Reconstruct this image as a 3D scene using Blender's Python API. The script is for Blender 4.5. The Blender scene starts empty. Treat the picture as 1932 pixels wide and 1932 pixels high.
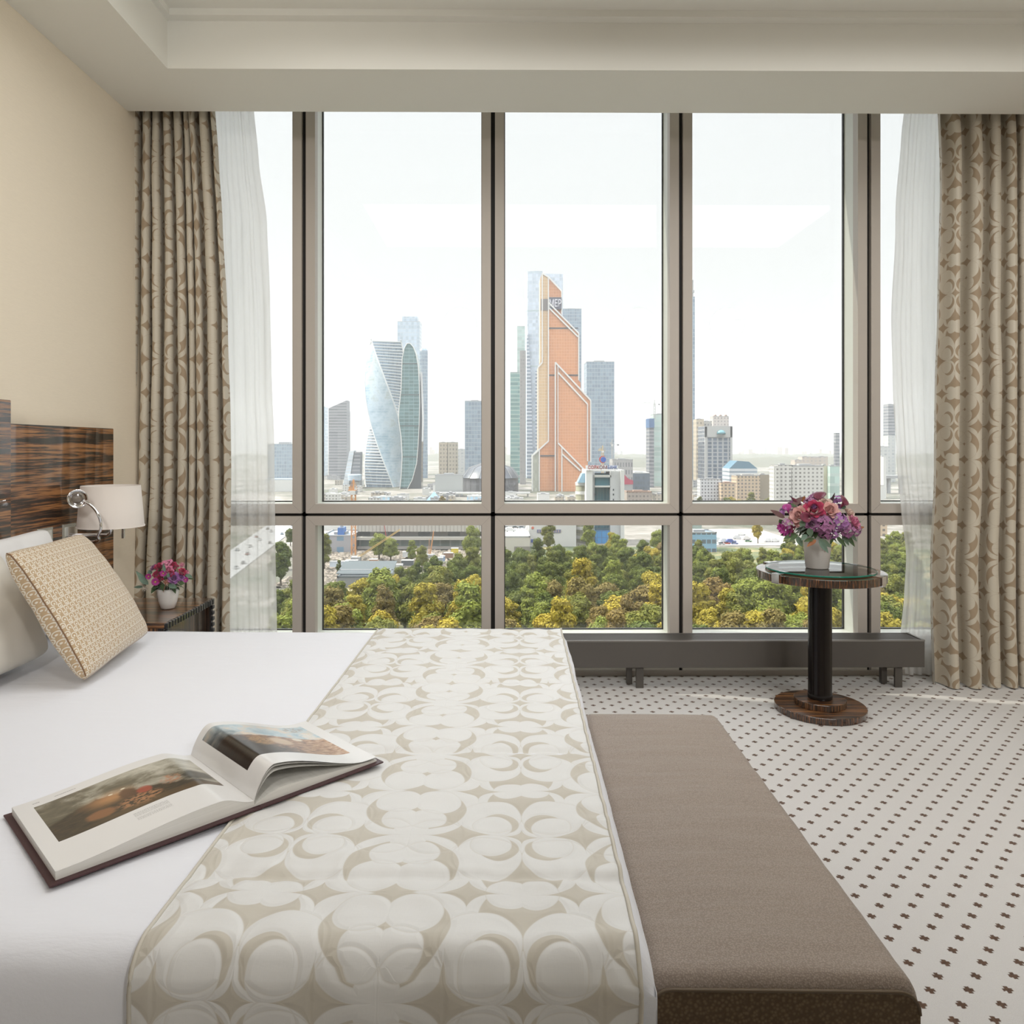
import bpy, math, random
from mathutils import Vector, Matrix, noise as mnoise
R = random.Random(7)
PI = math.pi
SC = bpy.context.scene
COL = SC.collection
F = 1428.0                      # focal length for a 1932 px wide frame
YAW = math.radians(0.44)
H = 1.28                        # eye height

# ------------------------------------------------------------ camera
cd = bpy.data.cameras.new('camera')
cd.sensor_width = 36.0
cd.lens = 36.0 * F / 1932.0
cd.shift_x = 11.0 / 1932.0
cd.shift_y = -122.0 / 1932.0
cd.clip_end = 30000
cam = bpy.data.objects.new('camera', cd)
COL.objects.link(cam)
cam.location = (0, 0, H)
cam.rotation_euler = (math.radians(90), 0, -YAW)
SC.camera = cam
# ------------------------------------------------------------ view
SC.view_settings.view_transform = 'Standard'
SC.view_settings.look = 'None'
SC.view_settings.gamma = 1
SC.view_settings.exposure = 0.22
SC.view_settings.use_curve_mapping = False
# ------------------------------------------------------------ world: bright hazy autumn sky
SKY = 1.0
w = bpy.data.worlds.new('hazy_sky')
SC.world = w
w.use_nodes = True
wt = w.node_tree
wt.nodes.clear()
wo = wt.nodes.new('ShaderNodeOutputWorld')
wb = wt.nodes.new('ShaderNodeBackground')
tc = wt.nodes.new('ShaderNodeTexCoord')
sp = wt.nodes.new('ShaderNodeSeparateXYZ')
cr = wt.nodes.new('ShaderNodeValToRGB')
wt.links.new(tc.outputs['Generated'], sp.inputs[0])
wt.links.new(sp.outputs[2], cr.inputs[0])
wt.links.new(cr.outputs[0], wb.inputs[0])
wt.links.new(wb.outputs[0], wo.inputs[0])
e = cr.color_ramp.elements
e[0].position = 0.0; e[0].color = (0.60, 0.595, 0.575, 1)
e[1].position = 0.10; e[1].color = (0.70, 0.70, 0.69, 1)
x = e.new(0.42); x.color = (0.78, 0.79, 0.80, 1)
x = e.new(0.58); x.color = (3.6, 3.7, 3.85, 1)
x = e.new(1.0); x.color = (4.6, 4.75, 5.0, 1)
wb.inputs[1].default_value = SKY
# ------------------------------------------------------------ sun (low, grazing the facade from the left)
sd = bpy.data.lights.new('sun', 'SUN')
sd.energy = 6.5
sd.angle = math.radians(0.6)
sd.color = (1.0, 0.93, 0.80)
sun = bpy.data.objects.new('sun', sd)
COL.objects.link(sun)
sun.location = (-20, 10, 30)
SUN_DIR = Vector((1.0, -0.27, -1.15)).normalized()
sun.rotation_euler = SUN_DIR.to_track_quat('-Z', 'Y').to_euler()

def area(name, loc, rot, sx, sy, power, col):
    d = bpy.data.lights.new(name, 'AREA')
    d.shape = 'RECTANGLE'; d.size = sx; d.size_y = sy
    d.energy = power; d.color = col
    o = bpy.data.objects.new(name, d)
    COL.objects.link(o); o.location = loc; o.rotation_euler = rot
    return o
# added fill lights without fittings: panel under the tray, spots behind the viewer
o = area('ceiling_fill', (0.8, 2.3, 3.222), (0, 0, 0), 3.8, 1.6, 36, (1.0, 0.985, 0.965))
o.data.spread = math.radians(165)
for sx_, tx_, ty_, tz_, ss_ in ((-0.55, -0.9, 4.1, 0.9, 54), (1.9, 1.3, 4.1, 0.9, 54), (3.1, 2.6, 4.1, 0.9, 54), (1.7, -1.9, 1.9, 2.0, 75)):       # unseen spots added to fill the room from behind
    d = bpy.data.lights.new('fill_spot', 'SPOT'); d.energy = 135; d.shadow_soft_size = 0.22; d.color = (1.0, 0.97, 0.93)
    d.spot_size = math.radians(ss_); d.spot_blend = 0.8
    o = bpy.data.objects.new('fill_spot', d); COL.objects.link(o); o.location = (sx_, -1.5, 2.96)
    o.rotation_euler = (Vector((tx_, ty_, tz_)) - o.location).to_track_quat('-Z', 'Y').to_euler()

# ------------------------------------------------------------ projection helpers: picture position + real distance -> place
CY, SY = math.cos(YAW), math.sin(YAW)
def ray(px, py):
    a = (px - 955.0) / F
    b = (844.0 - py) / F
    return Vector((a * CY + SY, -a * SY + CY, b))
def atY(px, py, Y):
    d = ray(px, py); return Vector((0, 0, H)) + d * (Y / d.y)
def atZ(px, py, Z):
    d = ray(px, py); return Vector((0, 0, H)) + d * ((Z - H) / d.z)
def atX(px, py, X):
    d = ray(px, py); return Vector((0, 0, H)) + d * (X / d.x)

# ------------------------------------------------------------ tagging
def setp(o, label=None, cat=None, group=None, kind=None):
    if label: o['label'] = label
    if cat: o['category'] = cat
    if group: o['group'] = group
    if kind: o['kind'] = kind
    return o
def thing(name, label, cat, loc=(0, 0, 0), rz=0, group=None, kind=None):
    o = bpy.data.objects.new(name, None)
    o.empty_display_size = 0.05
    COL.objects.link(o)
    o.location = loc; o.rotation_euler = (0, 0, rz)
    return setp(o, label, cat, group, kind)

# ------------------------------------------------------------ mesh builder
class MB:
    def __init__(s): s.v = []; s.f = []; s.uv = {}; s.mi = {}
    def add(s, vs, fs, uvs=None, mi=0):
        b = len(s.v); s.v += [tuple(p) for p in vs]
        for k, f in enumerate(fs):
            i = len(s.f); s.f.append([b + j for j in f])
            if uvs: s.uv[i] = [uvs[j] for j in f]
            if mi: s.mi[i] = mi
        return s
    def box(s, x0, x1, y0, y1, z0, z1, mi=0):
        return s.add([(x0,y0,z0),(x1,y0,z0),(x1,y1,z0),(x0,y1,z0),(x0,y0,z1),(x1,y0,z1),(x1,y1,z1),(x0,y1,z1)],
            [(0,3,2,1),(4,5,6,7),(0,1,5,4),(1,2,6,5),(2,3,7,6),(3,0,4,7)], mi=mi)
    def bar(s, a, b, w, h=None, mi=0):
        a = Vector(a); b = Vector(b); h = h or w
        d = (b - a).normalized()
        u = d.cross(Vector((0, 0, 1)))
        if u.length < 1e-4: u = Vector((1, 0, 0))
        u.normalize(); n = u.cross(d)
        vs = [p + u * (sx * w / 2) + n * (sy * h / 2) for p in (a, b) for sx, sy in ((-1,-1),(1,-1),(1,1),(-1,1))]
        return s.add(vs, [(0,3,2,1),(4,5,6,7),(0,1,5,4),(1,2,6,5),(2,3,7,6),(3,0,4,7)], mi=mi)
    def prism(s, poly, y0, y1, mi=0):                     # polygon in x,z pushed along y (counter-clockwise seen from -y)
        n = len(poly)
        vs = [(x, y0, z) for x, z in poly] + [(x, y1, z) for x, z in poly]
        fs = [list(range(n)), list(range(2*n-1, n-1, -1))] + [(i, i+n, (i+1)%n+n, (i+1)%n) for i in range(n)]
        return s.add(vs, fs, mi=mi)
    def slab(s, poly, z0, z1, mi=0):                      # polygon in x,y raised along z
        n = len(poly)
        vs = [(x, y, z0) for x, y in poly] + [(x, y, z1) for x, y in poly]
        fs = [list(range(n-1, -1, -1)), list(range(n, 2*n))] + [(i, (i+1)%n, (i+1)%n+n, i+n) for i in range(n)]
        return s.add(vs, fs, mi=mi)
    def lathe(s, prof, c=(0,0,0), seg=32, cap=True, mat=None, ex=1.0):
        vs = []; fs = []; n = len(prof)
        for i in range(seg):
            a = 2*PI*i/seg
            for r, z in prof:
                p = Vector((r*math.cos(a)*ex, r*math.sin(a), z))
                if mat is not None: p = mat @ p
                vs.append(p + Vector(c))
        for i in range(seg):
            j = (i+1) % seg
            for k in range(n-1):
                fs.append((i*n+k, j*n+k, j*n+k+1, i*n+k+1))
        if cap:
            if prof[0][0] > 1e-5: fs.append([i*n for i in range(seg)][::-1])
            if prof[-1][0] > 1e-5: fs.append([i*n+n-1 for i in range(seg)])
        return s.add(vs, fs)
    def tube(s, pts, r, seg=10, cap=True):
        pts = [Vector(p) for p in pts]; n = len(pts); vs = []; fs = []
        up = Vector((0.13, 0.21, 0.97)); 
        for i, p in enumerate(pts):
            d = (pts[min(i+1, n-1)] - pts[max(i-1, 0)]).normalized()
            u = d.cross(up).normalized(); v = u.cross(d)
            rr = r[i] if isinstance(r, (list, tuple)) else r
            for k in range(seg):
                a = 2*PI*k/seg
                vs.append(p + (u*math.cos(a) + v*math.sin(a))*rr)
        for i in range(n-1):
            for k in range(seg):
                m = (k+1) % seg
                fs.append((i*seg+k, i*seg+m, (i+1)*seg+m, (i+1)*seg+k))
        if cap: fs.append(list(range(seg))); fs.append(list(range(n*seg-1, (n-1)*seg-1, -1)))
        return s.add(vs, fs)
    def grid(s, fn, nu, nv, uvf=None, flip=False, mi=0):
        vs = []; uvs = []
        for i in range(nu+1):
            for j in range(nv+1):
                a, b = i/nu, j/nv
                vs.append(fn(a, b)); uvs.append(uvf(a, b) if uvf else (a, b))
        fs = []
        for i in range(nu):
            for j in range(nv):
                q = (i*(nv+1)+j, (i+1)*(nv+1)+j, (i+1)*(nv+1)+j+1, i*(nv+1)+j+1)
                fs.append(q[::-1] if flip else q)
        return s.add(vs, fs, uvs, mi=mi)
    def build(s, name, mat, parent=None, smooth=False, bevel=0, loc=None, sub=0, solid=0):
        me = bpy.data.meshes.new(name)
        me.from_pydata(s.v, [], s.f)
        if s.uv:
            ul = me.uv_layers.new(name='UVMap')
            for p in me.polygons:
                q = s.uv.get(p.index)
                if q:
                    for k, li in enumerate(p.loop_indices): ul.data[li].uv = q[k]
        mats = mat if isinstance(mat, (list, tuple)) else [mat]
        for m in mats: me.materials.append(m)
        for i, m in s.mi.items(): me.polygons[i].material_index = m
        if smooth: me.polygons.foreach_set('use_smooth', [True]*len(me.polygons))
        me.update()
        o = bpy.data.objects.new(name, me)
        COL.objects.link(o)
        if parent: o.parent = parent
        if loc is not None: o.location = loc
        if solid:
            m = o.modifiers.new('thick', 'SOLIDIFY'); m.thickness = solid; m.offset = 0
        if bevel:
            m = o.modifiers.new('bevel', 'BEVEL'); m.width = bevel; m.segments = 3; m.limit_method = 'ANGLE'; m.angle_limit = math.radians(40)
        if sub:
            m = o.modifiers.new('sub', 'SUBSURF'); m.levels = sub; m.render_levels = sub
        return o
def rcircle(r, n=40, cx=0, cy=0): return [(cx+r*math.cos(2*PI*i/n), cy+r*math.sin(2*PI*i/n)) for i in range(n)]

# ------------------------------------------------------------ shader expression helper
class NX:
    def __init__(s, nt, k): s.nt = nt; s.k = k
    def _m(s, op, *a):
        n = s.nt.nodes.new('ShaderNodeMath'); n.operation = op
        for i, q in enumerate(a):
            if isinstance(q, NX): s.nt.links.new(q.k, n.inputs[i])
            else: n.inputs[i].default_value = q
        return NX(s.nt, n.outputs[0])
    def __add__(s, o): return s._m('ADD', s, o)
    __radd__ = __add__
    def __sub__(s, o): return s._m('SUBTRACT', s, o)
    def __rsub__(s, o): return s._m('SUBTRACT', o, s)
    def __mul__(s, o): return s._m('MULTIPLY', s, o)
    __rmul__ = __mul__
    def __truediv__(s, o): return s._m('DIVIDE', s, o)
    def __neg__(s): return s._m('MULTIPLY', s, -1.0)
    def min(s, o): return s._m('MINIMUM', s, o)
    def max(s, o): return s._m('MAXIMUM', s, o)
    def abs(s): return s._m('ABSOLUTE', s)
    def sqrt(s): return s._m('SQRT', s)
    def sin(s): return s._m('SINE', s)
    def lt(s, o): return s._m('LESS_THAN', s, o)
    def gt(s, o): return s._m('GREATER_THAN', s, o)
    def pow(s, o): return s._m('POWER', s, o)
    def floor(s): return s._m('FLOOR', s)
    def wrap(s, a, b): return s._m('WRAP', s, b, a)
    def ping(s, a): return s._m('PINGPONG', s, a)
    def step(s, a, b):
        n = s.nt.nodes.new('ShaderNodeMapRange'); n.interpolation_type = 'SMOOTHSTEP'
        s.nt.links.new(s.k, n.inputs['Value'])
        n.inputs['From Min'].default_value = a; n.inputs['From Max'].default_value = b
        return NX(s.nt, n.outputs['Result'])
class MT:
    """one node material"""
    def __init__(s, name):
        s.m = bpy.data.materials.new(name); s.m.use_nodes = True
        s.nt = s.m.node_tree; s.b = s.nt.nodes['Principled BSDF']; s.out = s.nt.nodes['Material Output']
    def n(s, t): return s.nt.nodes.new(t)
    def l(s, a, b): s.nt.links.new(a.k if isinstance(a, NX) else a, b)
    def coord(s, kind='Object'):
        t = s.n('ShaderNodeTexCoord'); return t.outputs[kind]
    def xyz(s, vec):
        t = s.n('ShaderNodeSeparateXYZ'); s.nt.links.new(vec, t.inputs[0]); return [NX(s.nt, o) for o in t.outputs]
    def vec(s, x, y, z=0.0):
        t = s.n('ShaderNodeCombineXYZ')
        for i, q in enumerate((x, y, z)):
            if isinstance(q, NX): s.l(q, t.inputs[i])
            else: t.inputs[i].default_value = q
        return t.outputs[0]
    def dist(s, p, c):
        t = s.n('ShaderNodeVectorMath'); t.operation = 'DISTANCE'
        s.nt.links.new(p, t.inputs[0]); t.inputs[1].default_value = (c[0], c[1], 0)
        return NX(s.nt, t.outputs['Value'])
    def noise(s, vec, scale=5, detail=3, rough=0.5, map=None, dist=0):
        if map:
            mp = s.n('ShaderNodeMapping'); s.l(vec, mp.inputs[0]); mp.inputs['Scale'].default_value = map; vec = mp.outputs[0]
        t = s.n('ShaderNodeTexNoise'); s.l(vec, t.inputs['Vector'])
        t.inputs['Scale'].default_value = scale; t.inputs['Detail'].default_value = detail; t.inputs['Roughness'].default_value = rough
        t.inputs['Distortion'].default_value = dist
        return NX(s.nt, t.outputs['Fac'])
    def mix(s, f, a, b):
        t = s.n('ShaderNodeMix'); t.data_type = 'RGBA'
        s.l(f, t.inputs[0]) if isinstance(f, NX) else setattr(t.inputs[0], 'default_value', f)
        for i, q in ((6, a), (7, b)):
            if isinstance(q, tuple): t.inputs[i].default_value = (q[0], q[1], q[2], 1)
            else: s.nt.links.new(q, t.inputs[i])
        return t.outputs[2]
    def ramp(s, f, stops):
        t = s.n('ShaderNodeValToRGB'); s.l(f, t.inputs[0])
        el = t.color_ramp.elements
        while len(el) < len(stops): el.new(0.5)
        for q, (p, c) in zip(el, stops): q.position = p; q.color = (c[0], c[1], c[2], 1)
        return t.outputs[0]
    def bump(s, h, strength=0.3, dist=0.01):
        t = s.n('ShaderNodeBump'); s.l(h, t.inputs['Height']); t.inputs['Strength'].default_value = strength
        t.inputs['Distance'].default_value = dist
        s.nt.links.new(t.outputs[0], s.b.inputs['Normal']); return s
    def col(s, c):
        if isinstance(c, tuple): s.b.inputs['Base Color'].default_value = (c[0], c[1], c[2], 1)
        else: s.nt.links.new(c, s.b.inputs['Base Color'])
        return s
    def set(s, **k):
        nm = {'rough': 'Roughness', 'metal': 'Metallic', 'coat': 'Coat Weight', 'coatr': 'Coat Roughness', 'sheen': 'Sheen Weight', 'spec': 'Specular IOR Level'}
        for a, v in k.items():
            if isinstance(v, NX): s.l(v, s.b.inputs[nm[a]])
            else: s.b.inputs[nm[a]].default_value = v
        return s
def plain(name, c, rough=0.5, **k): return MT(name).col(c).set(rough=rough, **k).m
# ============================================================ materials
def scroll_sdf(M, u, v, hx=.205, hy=.18):
    """damask scroll motif in metres, mirrored both ways; returns (figure, outlines); figure is negative inside the tan shapes"""
    px = u.ping(hx); y = v.ping(hy)
    p = M.vec(px, y)
    c = lambda x, yy, r: M.dist(p, (x, yy)) - r
    k1, k2, k3, k4, k5 = c(.039, .130, .046), c(.026, .061, .036), c(.143, .072, .062), c(.182, .180, .036), c(.150, .033, .037)
    k6, k7 = c(0, .012, .034), c(.045, .010, .050)
    a = (M.dist(M.vec(px * .86, y), (0, .100)) - .084).max(-k1).max(-k2).max(-k6)
    b = c(.205, .128, .068).max(-k4).max(-k3)
    h1 = c(.164, .046, .036).max(-k5)
    def star(cx, cy, ax, ay):
        return (((px - cx).abs() / ax).pow(.60) + ((y - cy).abs() / ay).pow(.60) - 1.0) * 0.03
    st = star(.092, 0, .062, .044).min(star(.205, 0, .034, .030)).min(star(.118, hy, .052, .034)).min(star(0, hy, .030, .024))
    ln = k1.abs().min(k2.abs()).min(k3.abs()).min(k4.abs()).min(k5.abs()).min(k7.abs())
    return a.min(b).min(h1).min(st), ln

def damask(name, light, dark, off=(0, 0), k=1.0, rough=0.45, bumpy=0.0, sheen=0.3):
    M = MT(name)
    x, y, z = M.xyz(M.coord('UV'))
    d, ln = scroll_sdf(M, (x + off[0]) * (1/k), (y + off[1]) * (1/k))
    t = d.step(0.0012, -0.0012)
    lt = ln.step(.0018, .0002) * .30
    wv = M.noise(M.coord('UV'), 700, 2, 0.6, map=(1, 0.12, 1))
    M.col(M.mix((wv * 0.20), M.mix(t.max(lt), light, dark), tuple(q*0.72 for q in light)))
    M.set(rough=t * 0.25 + rough, sheen=sheen, spec=0.35)
    if bumpy:
        hh = d.abs().min(ln * 1.3).step(0.0, 0.009) * 1.0 + wv * 0.05
        wr = M.noise(M.coord('UV'), 9, 4, 0.6, map=(1.0, 3.2, 1))
        M.bump(hh + wr * 0.5, bumpy, 0.006)
    return M.m

M_curt = damask('curtain_damask', (.62, .565, .465), (.37, .275, .18), (.03, .02), .98, rough=.36, sheen=.2)
M_runner = damask('runner_damask', (.765, .77, .77), (.585, .55, .48), (.383, .735), 1.0, rough=.48, bumpy=.22)

def linen(name, c, sc=9, st=.25, wmap=(1, 4, 1)):
    M = MT(name); o = M.coord('Object')
    M.col(c).set(rough=.75, sheen=.2, spec=.25)
    M.bump(M.noise(o, sc, 5, .6, map=wmap) + M.noise(o, 900, 1) * .04, st, .008)
    return M.m
M_sheet = linen('white_linen', (.83, .85, .915), 7, .35)
M_pillow = linen('pillow_linen', (.84, .84, .85), 8, .25, (1, 1, 1))
M_cream = linen('cream_linen', (.80, .77, .70), 8, .25, (1, 1, 1))

# cushion: rows of small interlocking rings
M = MT('cushion_rings')
x, y, z = M.xyz(M.coord('UV'))
def ringlayer(ox, oy, r, w, open_=True):
    s_ = 0.028
    a = (x * (1/s_) + ox).wrap(-.5, .5); b = (y * (1/s_) + oy).wrap(-.5, .5)
    p = M.vec(a, b); d = (M.dist(p, (0, 0)) - r).abs() - w
    if open_: d = d.max(-(M.dist(p, (.02, -.34)) - .16))
    return d.min(M.dist(p, (0, -.05)) - .10)
dr = ringlayer(0, 0, .30, .05).min(ringlayer(.5, .5, .24, .055, False))
tt = dr.step(.03, -.03)
M.col(M.mix(tt, (.50, .36, .215), (.80, .75, .65))).set(rough=tt * -.15 + .6, sheen=.2)
M.bump(tt + M.noise(M.coord('UV'), 12, 3) * 1.2, .3, .003)
M_cushion = M.m

# sheer voile
M = MT('sheer_voile')
tr = M.n('ShaderNodeBsdfTransparent'); tl = M.n('ShaderNodeBsdfTranslucent'); mx1 = M.n('ShaderNodeMixShader'); mx2 = M.n('ShaderNodeMixShader')
M.col((.88, .88, .87)).set(rough=.8); tl.inputs[0].default_value = (.86, .86, .85, 1)
mx1.inputs[0].default_value = .5; M.nt.links.new(M.b.outputs[0], mx1.inputs[1]); M.nt.links.new(tl.outputs[0], mx1.inputs[2])
mx2.inputs[0].default_value = .72
M.nt.links.new(tr.outputs[0], mx2.inputs[1]); M.nt.links.new(mx1.outputs[0], mx2.inputs[2]); M.nt.links.new(mx2.outputs[0], M.out.inputs[0])
M_sheer = M.m

# clear glass
def glassmat(name, tint, refl=1.0):
    M = MT(name)
    tr = M.n('ShaderNodeBsdfTransparent'); tr.inputs[0].default_value = (*tint, 1)
    gl = M.n('ShaderNodeBsdfGlossy'); gl.inputs['Roughness'].default_value = 0.0
    fr = M.n('ShaderNodeFresnel'); fr.inputs[0].default_value = 1.5
    mx = M.n('ShaderNodeMixShader')
    M.l(NX(M.nt, fr.outputs[0]) * refl, mx.inputs[0])
    M.nt.links.new(tr.outputs[0], mx.inputs[1]); M.nt.links.new(gl.outputs[0], mx.inputs[2]); M.nt.links.new(mx.outputs[0], M.out.inputs[0])
    return M.m
M_glass = glassmat('window_glass', (.96, .975, .97), .7)
M_tglass = glassmat('table_glass', (.90, .96, .94), 1.0)
M_gedge = plain('glass_edge_green', (.02, .22, .16), .1)

# striped ebony veneer, high gloss
def ebony(name, axis, hue=1.0, fine=1.0):
    M = MT(name); o = M.coord('Object')
    mp = {'x': (4, 120, 120), 'y': (120, 4, 120), 'z': (120, 120, 3)}[axis]
    mp = tuple(q * fine for q in mp)
    n1 = M.noise(o, 1.0, 5, .65, map=mp, dist=.35)
    n2 = M.noise(o, 1.0, 2, .5, map=tuple(q*.25 for q in mp), dist=.3)
    f = n1 * .75 + n2 * .35
    M.col(M.ramp(f, [(.46, (.010, .007, .005)), (.53, (.028, .014, .008)), (.575, (.20*hue, .080*hue, .028*hue)), (.66, (.42*hue, .19*hue, .065*hue))]))
    M.set(rough=.28, coat=1.0, coatr=.03)
    return M.m
M_ebony_y = ebony('ebony_veneer_along', 'y')
M_ebony_x = ebony('ebony_veneer_cross', 'x', .9)
M_ebony_z = ebony('ebony_veneer_upright', 'z', .9)
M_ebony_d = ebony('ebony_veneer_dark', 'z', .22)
M_black = plain('black_lacquer', (.008, .006, .006), .16, spec=.35)
M_bead = plain('black_bead', (.02, .02, .022), .25, coat=.6)
M_chrome = plain('chrome', (.85, .85, .87), .08, metal=1.0)
M_steel = plain('brushed_steel', (.75, .75, .72), .25, metal=1.0)
M_bronze = plain('dark_bronze_metal', (.115, .105, .095), .42, metal=.35)
M_gap = plain('black_joint', (.012, .010, .009), .6)
M_frame = MT('beige_aluminium').col((.50, .455, .41)).set(rough=.45, spec=.4).m
M_reveal = MT('lit_reveal_tone').col((.72, .74, .68)).set(rough=.4).m  # frame metal again, its daylight put into a paler colour
M_gasket = plain('black_gasket', (.02, .02, .02), .5)
M_white = plain('white_ceramic', (.82, .80, .78), .25, coat=.3)
M_shade = MT('lamp_shade_fabric').col((.80, .74, .69)).set(rough=.8, sheen=.2).m

def wallpaper(name, c, wm):
    M = MT(name); o = M.coord('Object')
    n = M.noise(o, 1, 4, .6, map=wm)
    M.col(M.mix(n, tuple(q*.93 for q in c), tuple(min(1, q*1.05) for q in c))).set(rough=.75)
    M.bump(n, .12, .002); return M.m
M_wall = wallpaper('cream_wallpaper', (.92, .825, .675), (30, 30, 520))
M_ceil = MT('ceiling_paint').col((.88, .87, .81)).set(rough=.8).m
M_plaster = plain('cream_plaster', (.78, .75, .68), .8)

# carpet
M = MT('dotted_carpet'); o = M.coord('Object')
x, y, z = M.xyz(o)
jn = M.noise(o, 260, 2, .6); jn2 = M.noise(o, 90, 2, .6)
xx = x + (jn - .5) * .007; yy = y + (jn2 - .5) * .006
def crosses(ox, oy):
    a = (xx - ox).wrap(-.046, .046); b = (yy - oy).wrap(-.047, .047)
    A, B = a.abs(), b.abs()
    d1 = (A - .0118).max(B - .0052); d2 = (A - .0052).max(B - .0118)
    return d1.min(d2), a - b
dA, sA = crosses(1.013, 1.777); dB, sB = crosses(1.059, 1.824)
m = dA.min(dB).step(.0012, -.0012)
two = M.noise(o, 150, 1)
base = M.mix(M.noise(o, 420, 3, .7), (.62, .60, .585), (.80, .785, .775))
M.col(M.mix(m, base, M.mix(two, (.035, .014, .008), (.19, .10, .055)))).set(rough=.95, sheen=.3, spec=.1)
M.bump(M.noise(o, 380, 3, .7) * 1.0 - m * .3, .55, .004)
M_carpet = M.m

# bench weave
def weave(name, c1, c2, sc, bm=.3):
    M = MT(name); o = M.coord('Object')
    vo = M.n('ShaderNodeTexVoronoi'); M.l(o, vo.inputs['Vector']); vo.inputs['Scale'].default_value = sc
    v = NX(M.nt, vo.outputs['Distance'])
    M.col(M.mix(v.step(.1, .7), c1, c2)).set(rough=.7, sheen=.25, spec=.3)
    M.bump(v * -.35 + M.noise(o, 5, 4, .6, map=(1, 5, 1)) * 3, bm, .004); return M.m
M_bench = weave('taupe_weave', (.36, .295, .245), (.25, .20, .165), 330)
M_bench_end = weave('shaded_brown_weave', (.17, .115, .06), (.09, .055, .025), 160, .35)  # brown weave with the end face's shade put into its darker colour

# ============================================================ room
WX = -1.914; RX = 3.7; YB = -3.4; YW = 4.24; ZS = 3.006; ZC = 3.223
def struct(name, mb, mat, **k):
    o = mb.build(name, mat, **k); o['kind'] = 'structure'; return o
mb = MB(); mb.add([(WX-.1, YB-.1, 0), (RX+.1, YB-.1, 0), (RX+.1, YW+.3, 0), (WX-.1, YW+.3, 0)], [(0,1,2,3)])
mb.add([(WX-.1, YB-.1, -.15), (RX+.1, YB-.1, -.15), (RX+.1, YW+.3, -.15), (WX-.1, YW+.3, -.15)], [(3,2,1,0)])
struct('floor', mb, M_carpet)
struct('wall_left', MB().box(WX-.12, WX, YB-.1, YW+.02, 0, 3.5), M_wall)
struct('wall_right', MB().box(RX, RX+.12, YB-.1, YW+.02, 0, 3.5), M_wall)
struct('wall_back', MB().box(WX-.12, RX+.12, YB-.12, YB, 0, 3.5), M_wall)
# ceiling: lowered border with a raised tray and a small cove step
X0 = -1.517; X1 = 3.2; Y0 = -2.8; Y1 = 3.46
mb = MB()
mb.box(WX, X0, YB, 3.9, ZS, 3.5); mb.box(X1, RX, YB, 3.9, ZS, 3.5)
mb.box(X0, X1, Y1, 3.9, ZS, 3.5); mb.box(X0, X1, YB, Y0, ZS, 3.5)
struct('ceiling', mb, M_ceil)
mb = MB(); mb.box(X0, X1, Y0, Y1, ZC+.03, 3.5)
for (a, b, c, d) in ((X0, X0+.03, Y0+.03, Y1-.05), (X1-.03, X1, Y0+.03, Y1-.05), (X0, X1, Y1-.05, Y1), (X0, X1, Y0, Y0+.03)):
    mb.box(a, b, c, d, ZC, ZC+.03)
struct('ceiling_tray', mb, M_ceil)
struct('ceiling_pocket', MB().box(WX, RX, 3.9, YW+.3, 3.34, 3.5), M_ceil)
# ---- curtain wall
gx = [atY(p, 971, YW).x for p in (217, 573, 930, 1285, 1640, 1996, 2351)]
ZT = atY(930, 971, YW).z
g = .0115; FW = .052
M_mitre = plain('mitre_line', (.20, .17, .15), .6)
wn = 0
def ring(mb, x0, x1, z0, z1, w_, y0, y1):
    for (px_, qx) in (((x0, z0), (x1, z0)), ((x1, z0), (x1, z1)), ((x1, z1), (x0, z1)), ((x0, z1), (x0, z0))):
        sx = lambda p: p[0] + (w_ if p[0] == x0 else -w_)
        sz = lambda p: p[1] + (w_ if p[1] == z0 else -w_)
        poly = [px_, qx, (sx(qx), sz(qx)), (sx(px_), sz(px_))]
        mb.prism(poly, y0, y1)
cols = ['behind the left sheer curtain', 'with the twisted tower', 'with the copper-coloured tower', 'beside the large bouquet', 'by the right sheer curtain', 'behind the right patterned curtain']
for i in range(6):
    a, b = gx[i] + g, gx[i+1] - g
    if i == 0: a = max(a, WX + .01)
    b = min(b, RX - .01)
    for (z0, z1, nm) in ((ZT + .008, 3.335, 'tall upper'), (.165, ZT - .008, 'low')):
        wn += 1
        mb = MB(); ring(mb, a, b, z0, z1, FW, YW, YW + .06)
        for (cx, cz, sx, sz) in ((a, z0, 1, 1), (b, z0, -1, 1), (a, z1, 1, -1), (b, z1, -1, -1)):
            mb.bar((cx, YW - .0001, cz), (cx + sx*FW, YW - .0001, cz + sz*FW), .0012, .0006, mi=1)
        fr = mb.build('window_%d' % wn, [M_frame, M_mitre]); fr['kind'] = 'structure'
        fr['label'] = '%s beige framed window pane %s' % (nm, cols[i])
        mb = MB(); ring(mb, a + .012, b - .012, z0 + .012, z1 - .012, FW - .012, YW + .06, YW + .175)
        mb.build('window_reveal', M_reveal, fr)
        mb = MB(); ring(mb, a + FW - .004, b - FW + .004, z0 + FW - .004, z1 - FW + .004, .010, YW + .171, YW + .19)
        mb.build('gasket', M_gasket, fr)
        MB().box(a + FW - .002, b - FW + .002, YW + .178, YW + .184, z0 + FW - .002, z1 - FW + .002).build('glass_pane', M_glass, fr)
mb = MB()
for q in gx[1:6]: mb.box(q - g - .004, q + g + .004, YW + .03, YW + .17, 0, 3.335)
mb.box(WX, RX, YW + .03, YW + .17, ZT - .012, ZT + .012)
struct('trim_1', mb, M_gap)
mb = MB()
for i in range(6):
    a, b = max(gx[i] + g, WX), min(gx[i+1] - g, RX)
    mb.box(a, b, YW, YW + .16, 0, .157)
struct('wall_window', mb, M_plaster)
struct('baseboard_window', MB().box(WX, RX, YW - .012, YW - .001, 0, .03), M_frame, bevel=.002)

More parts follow.
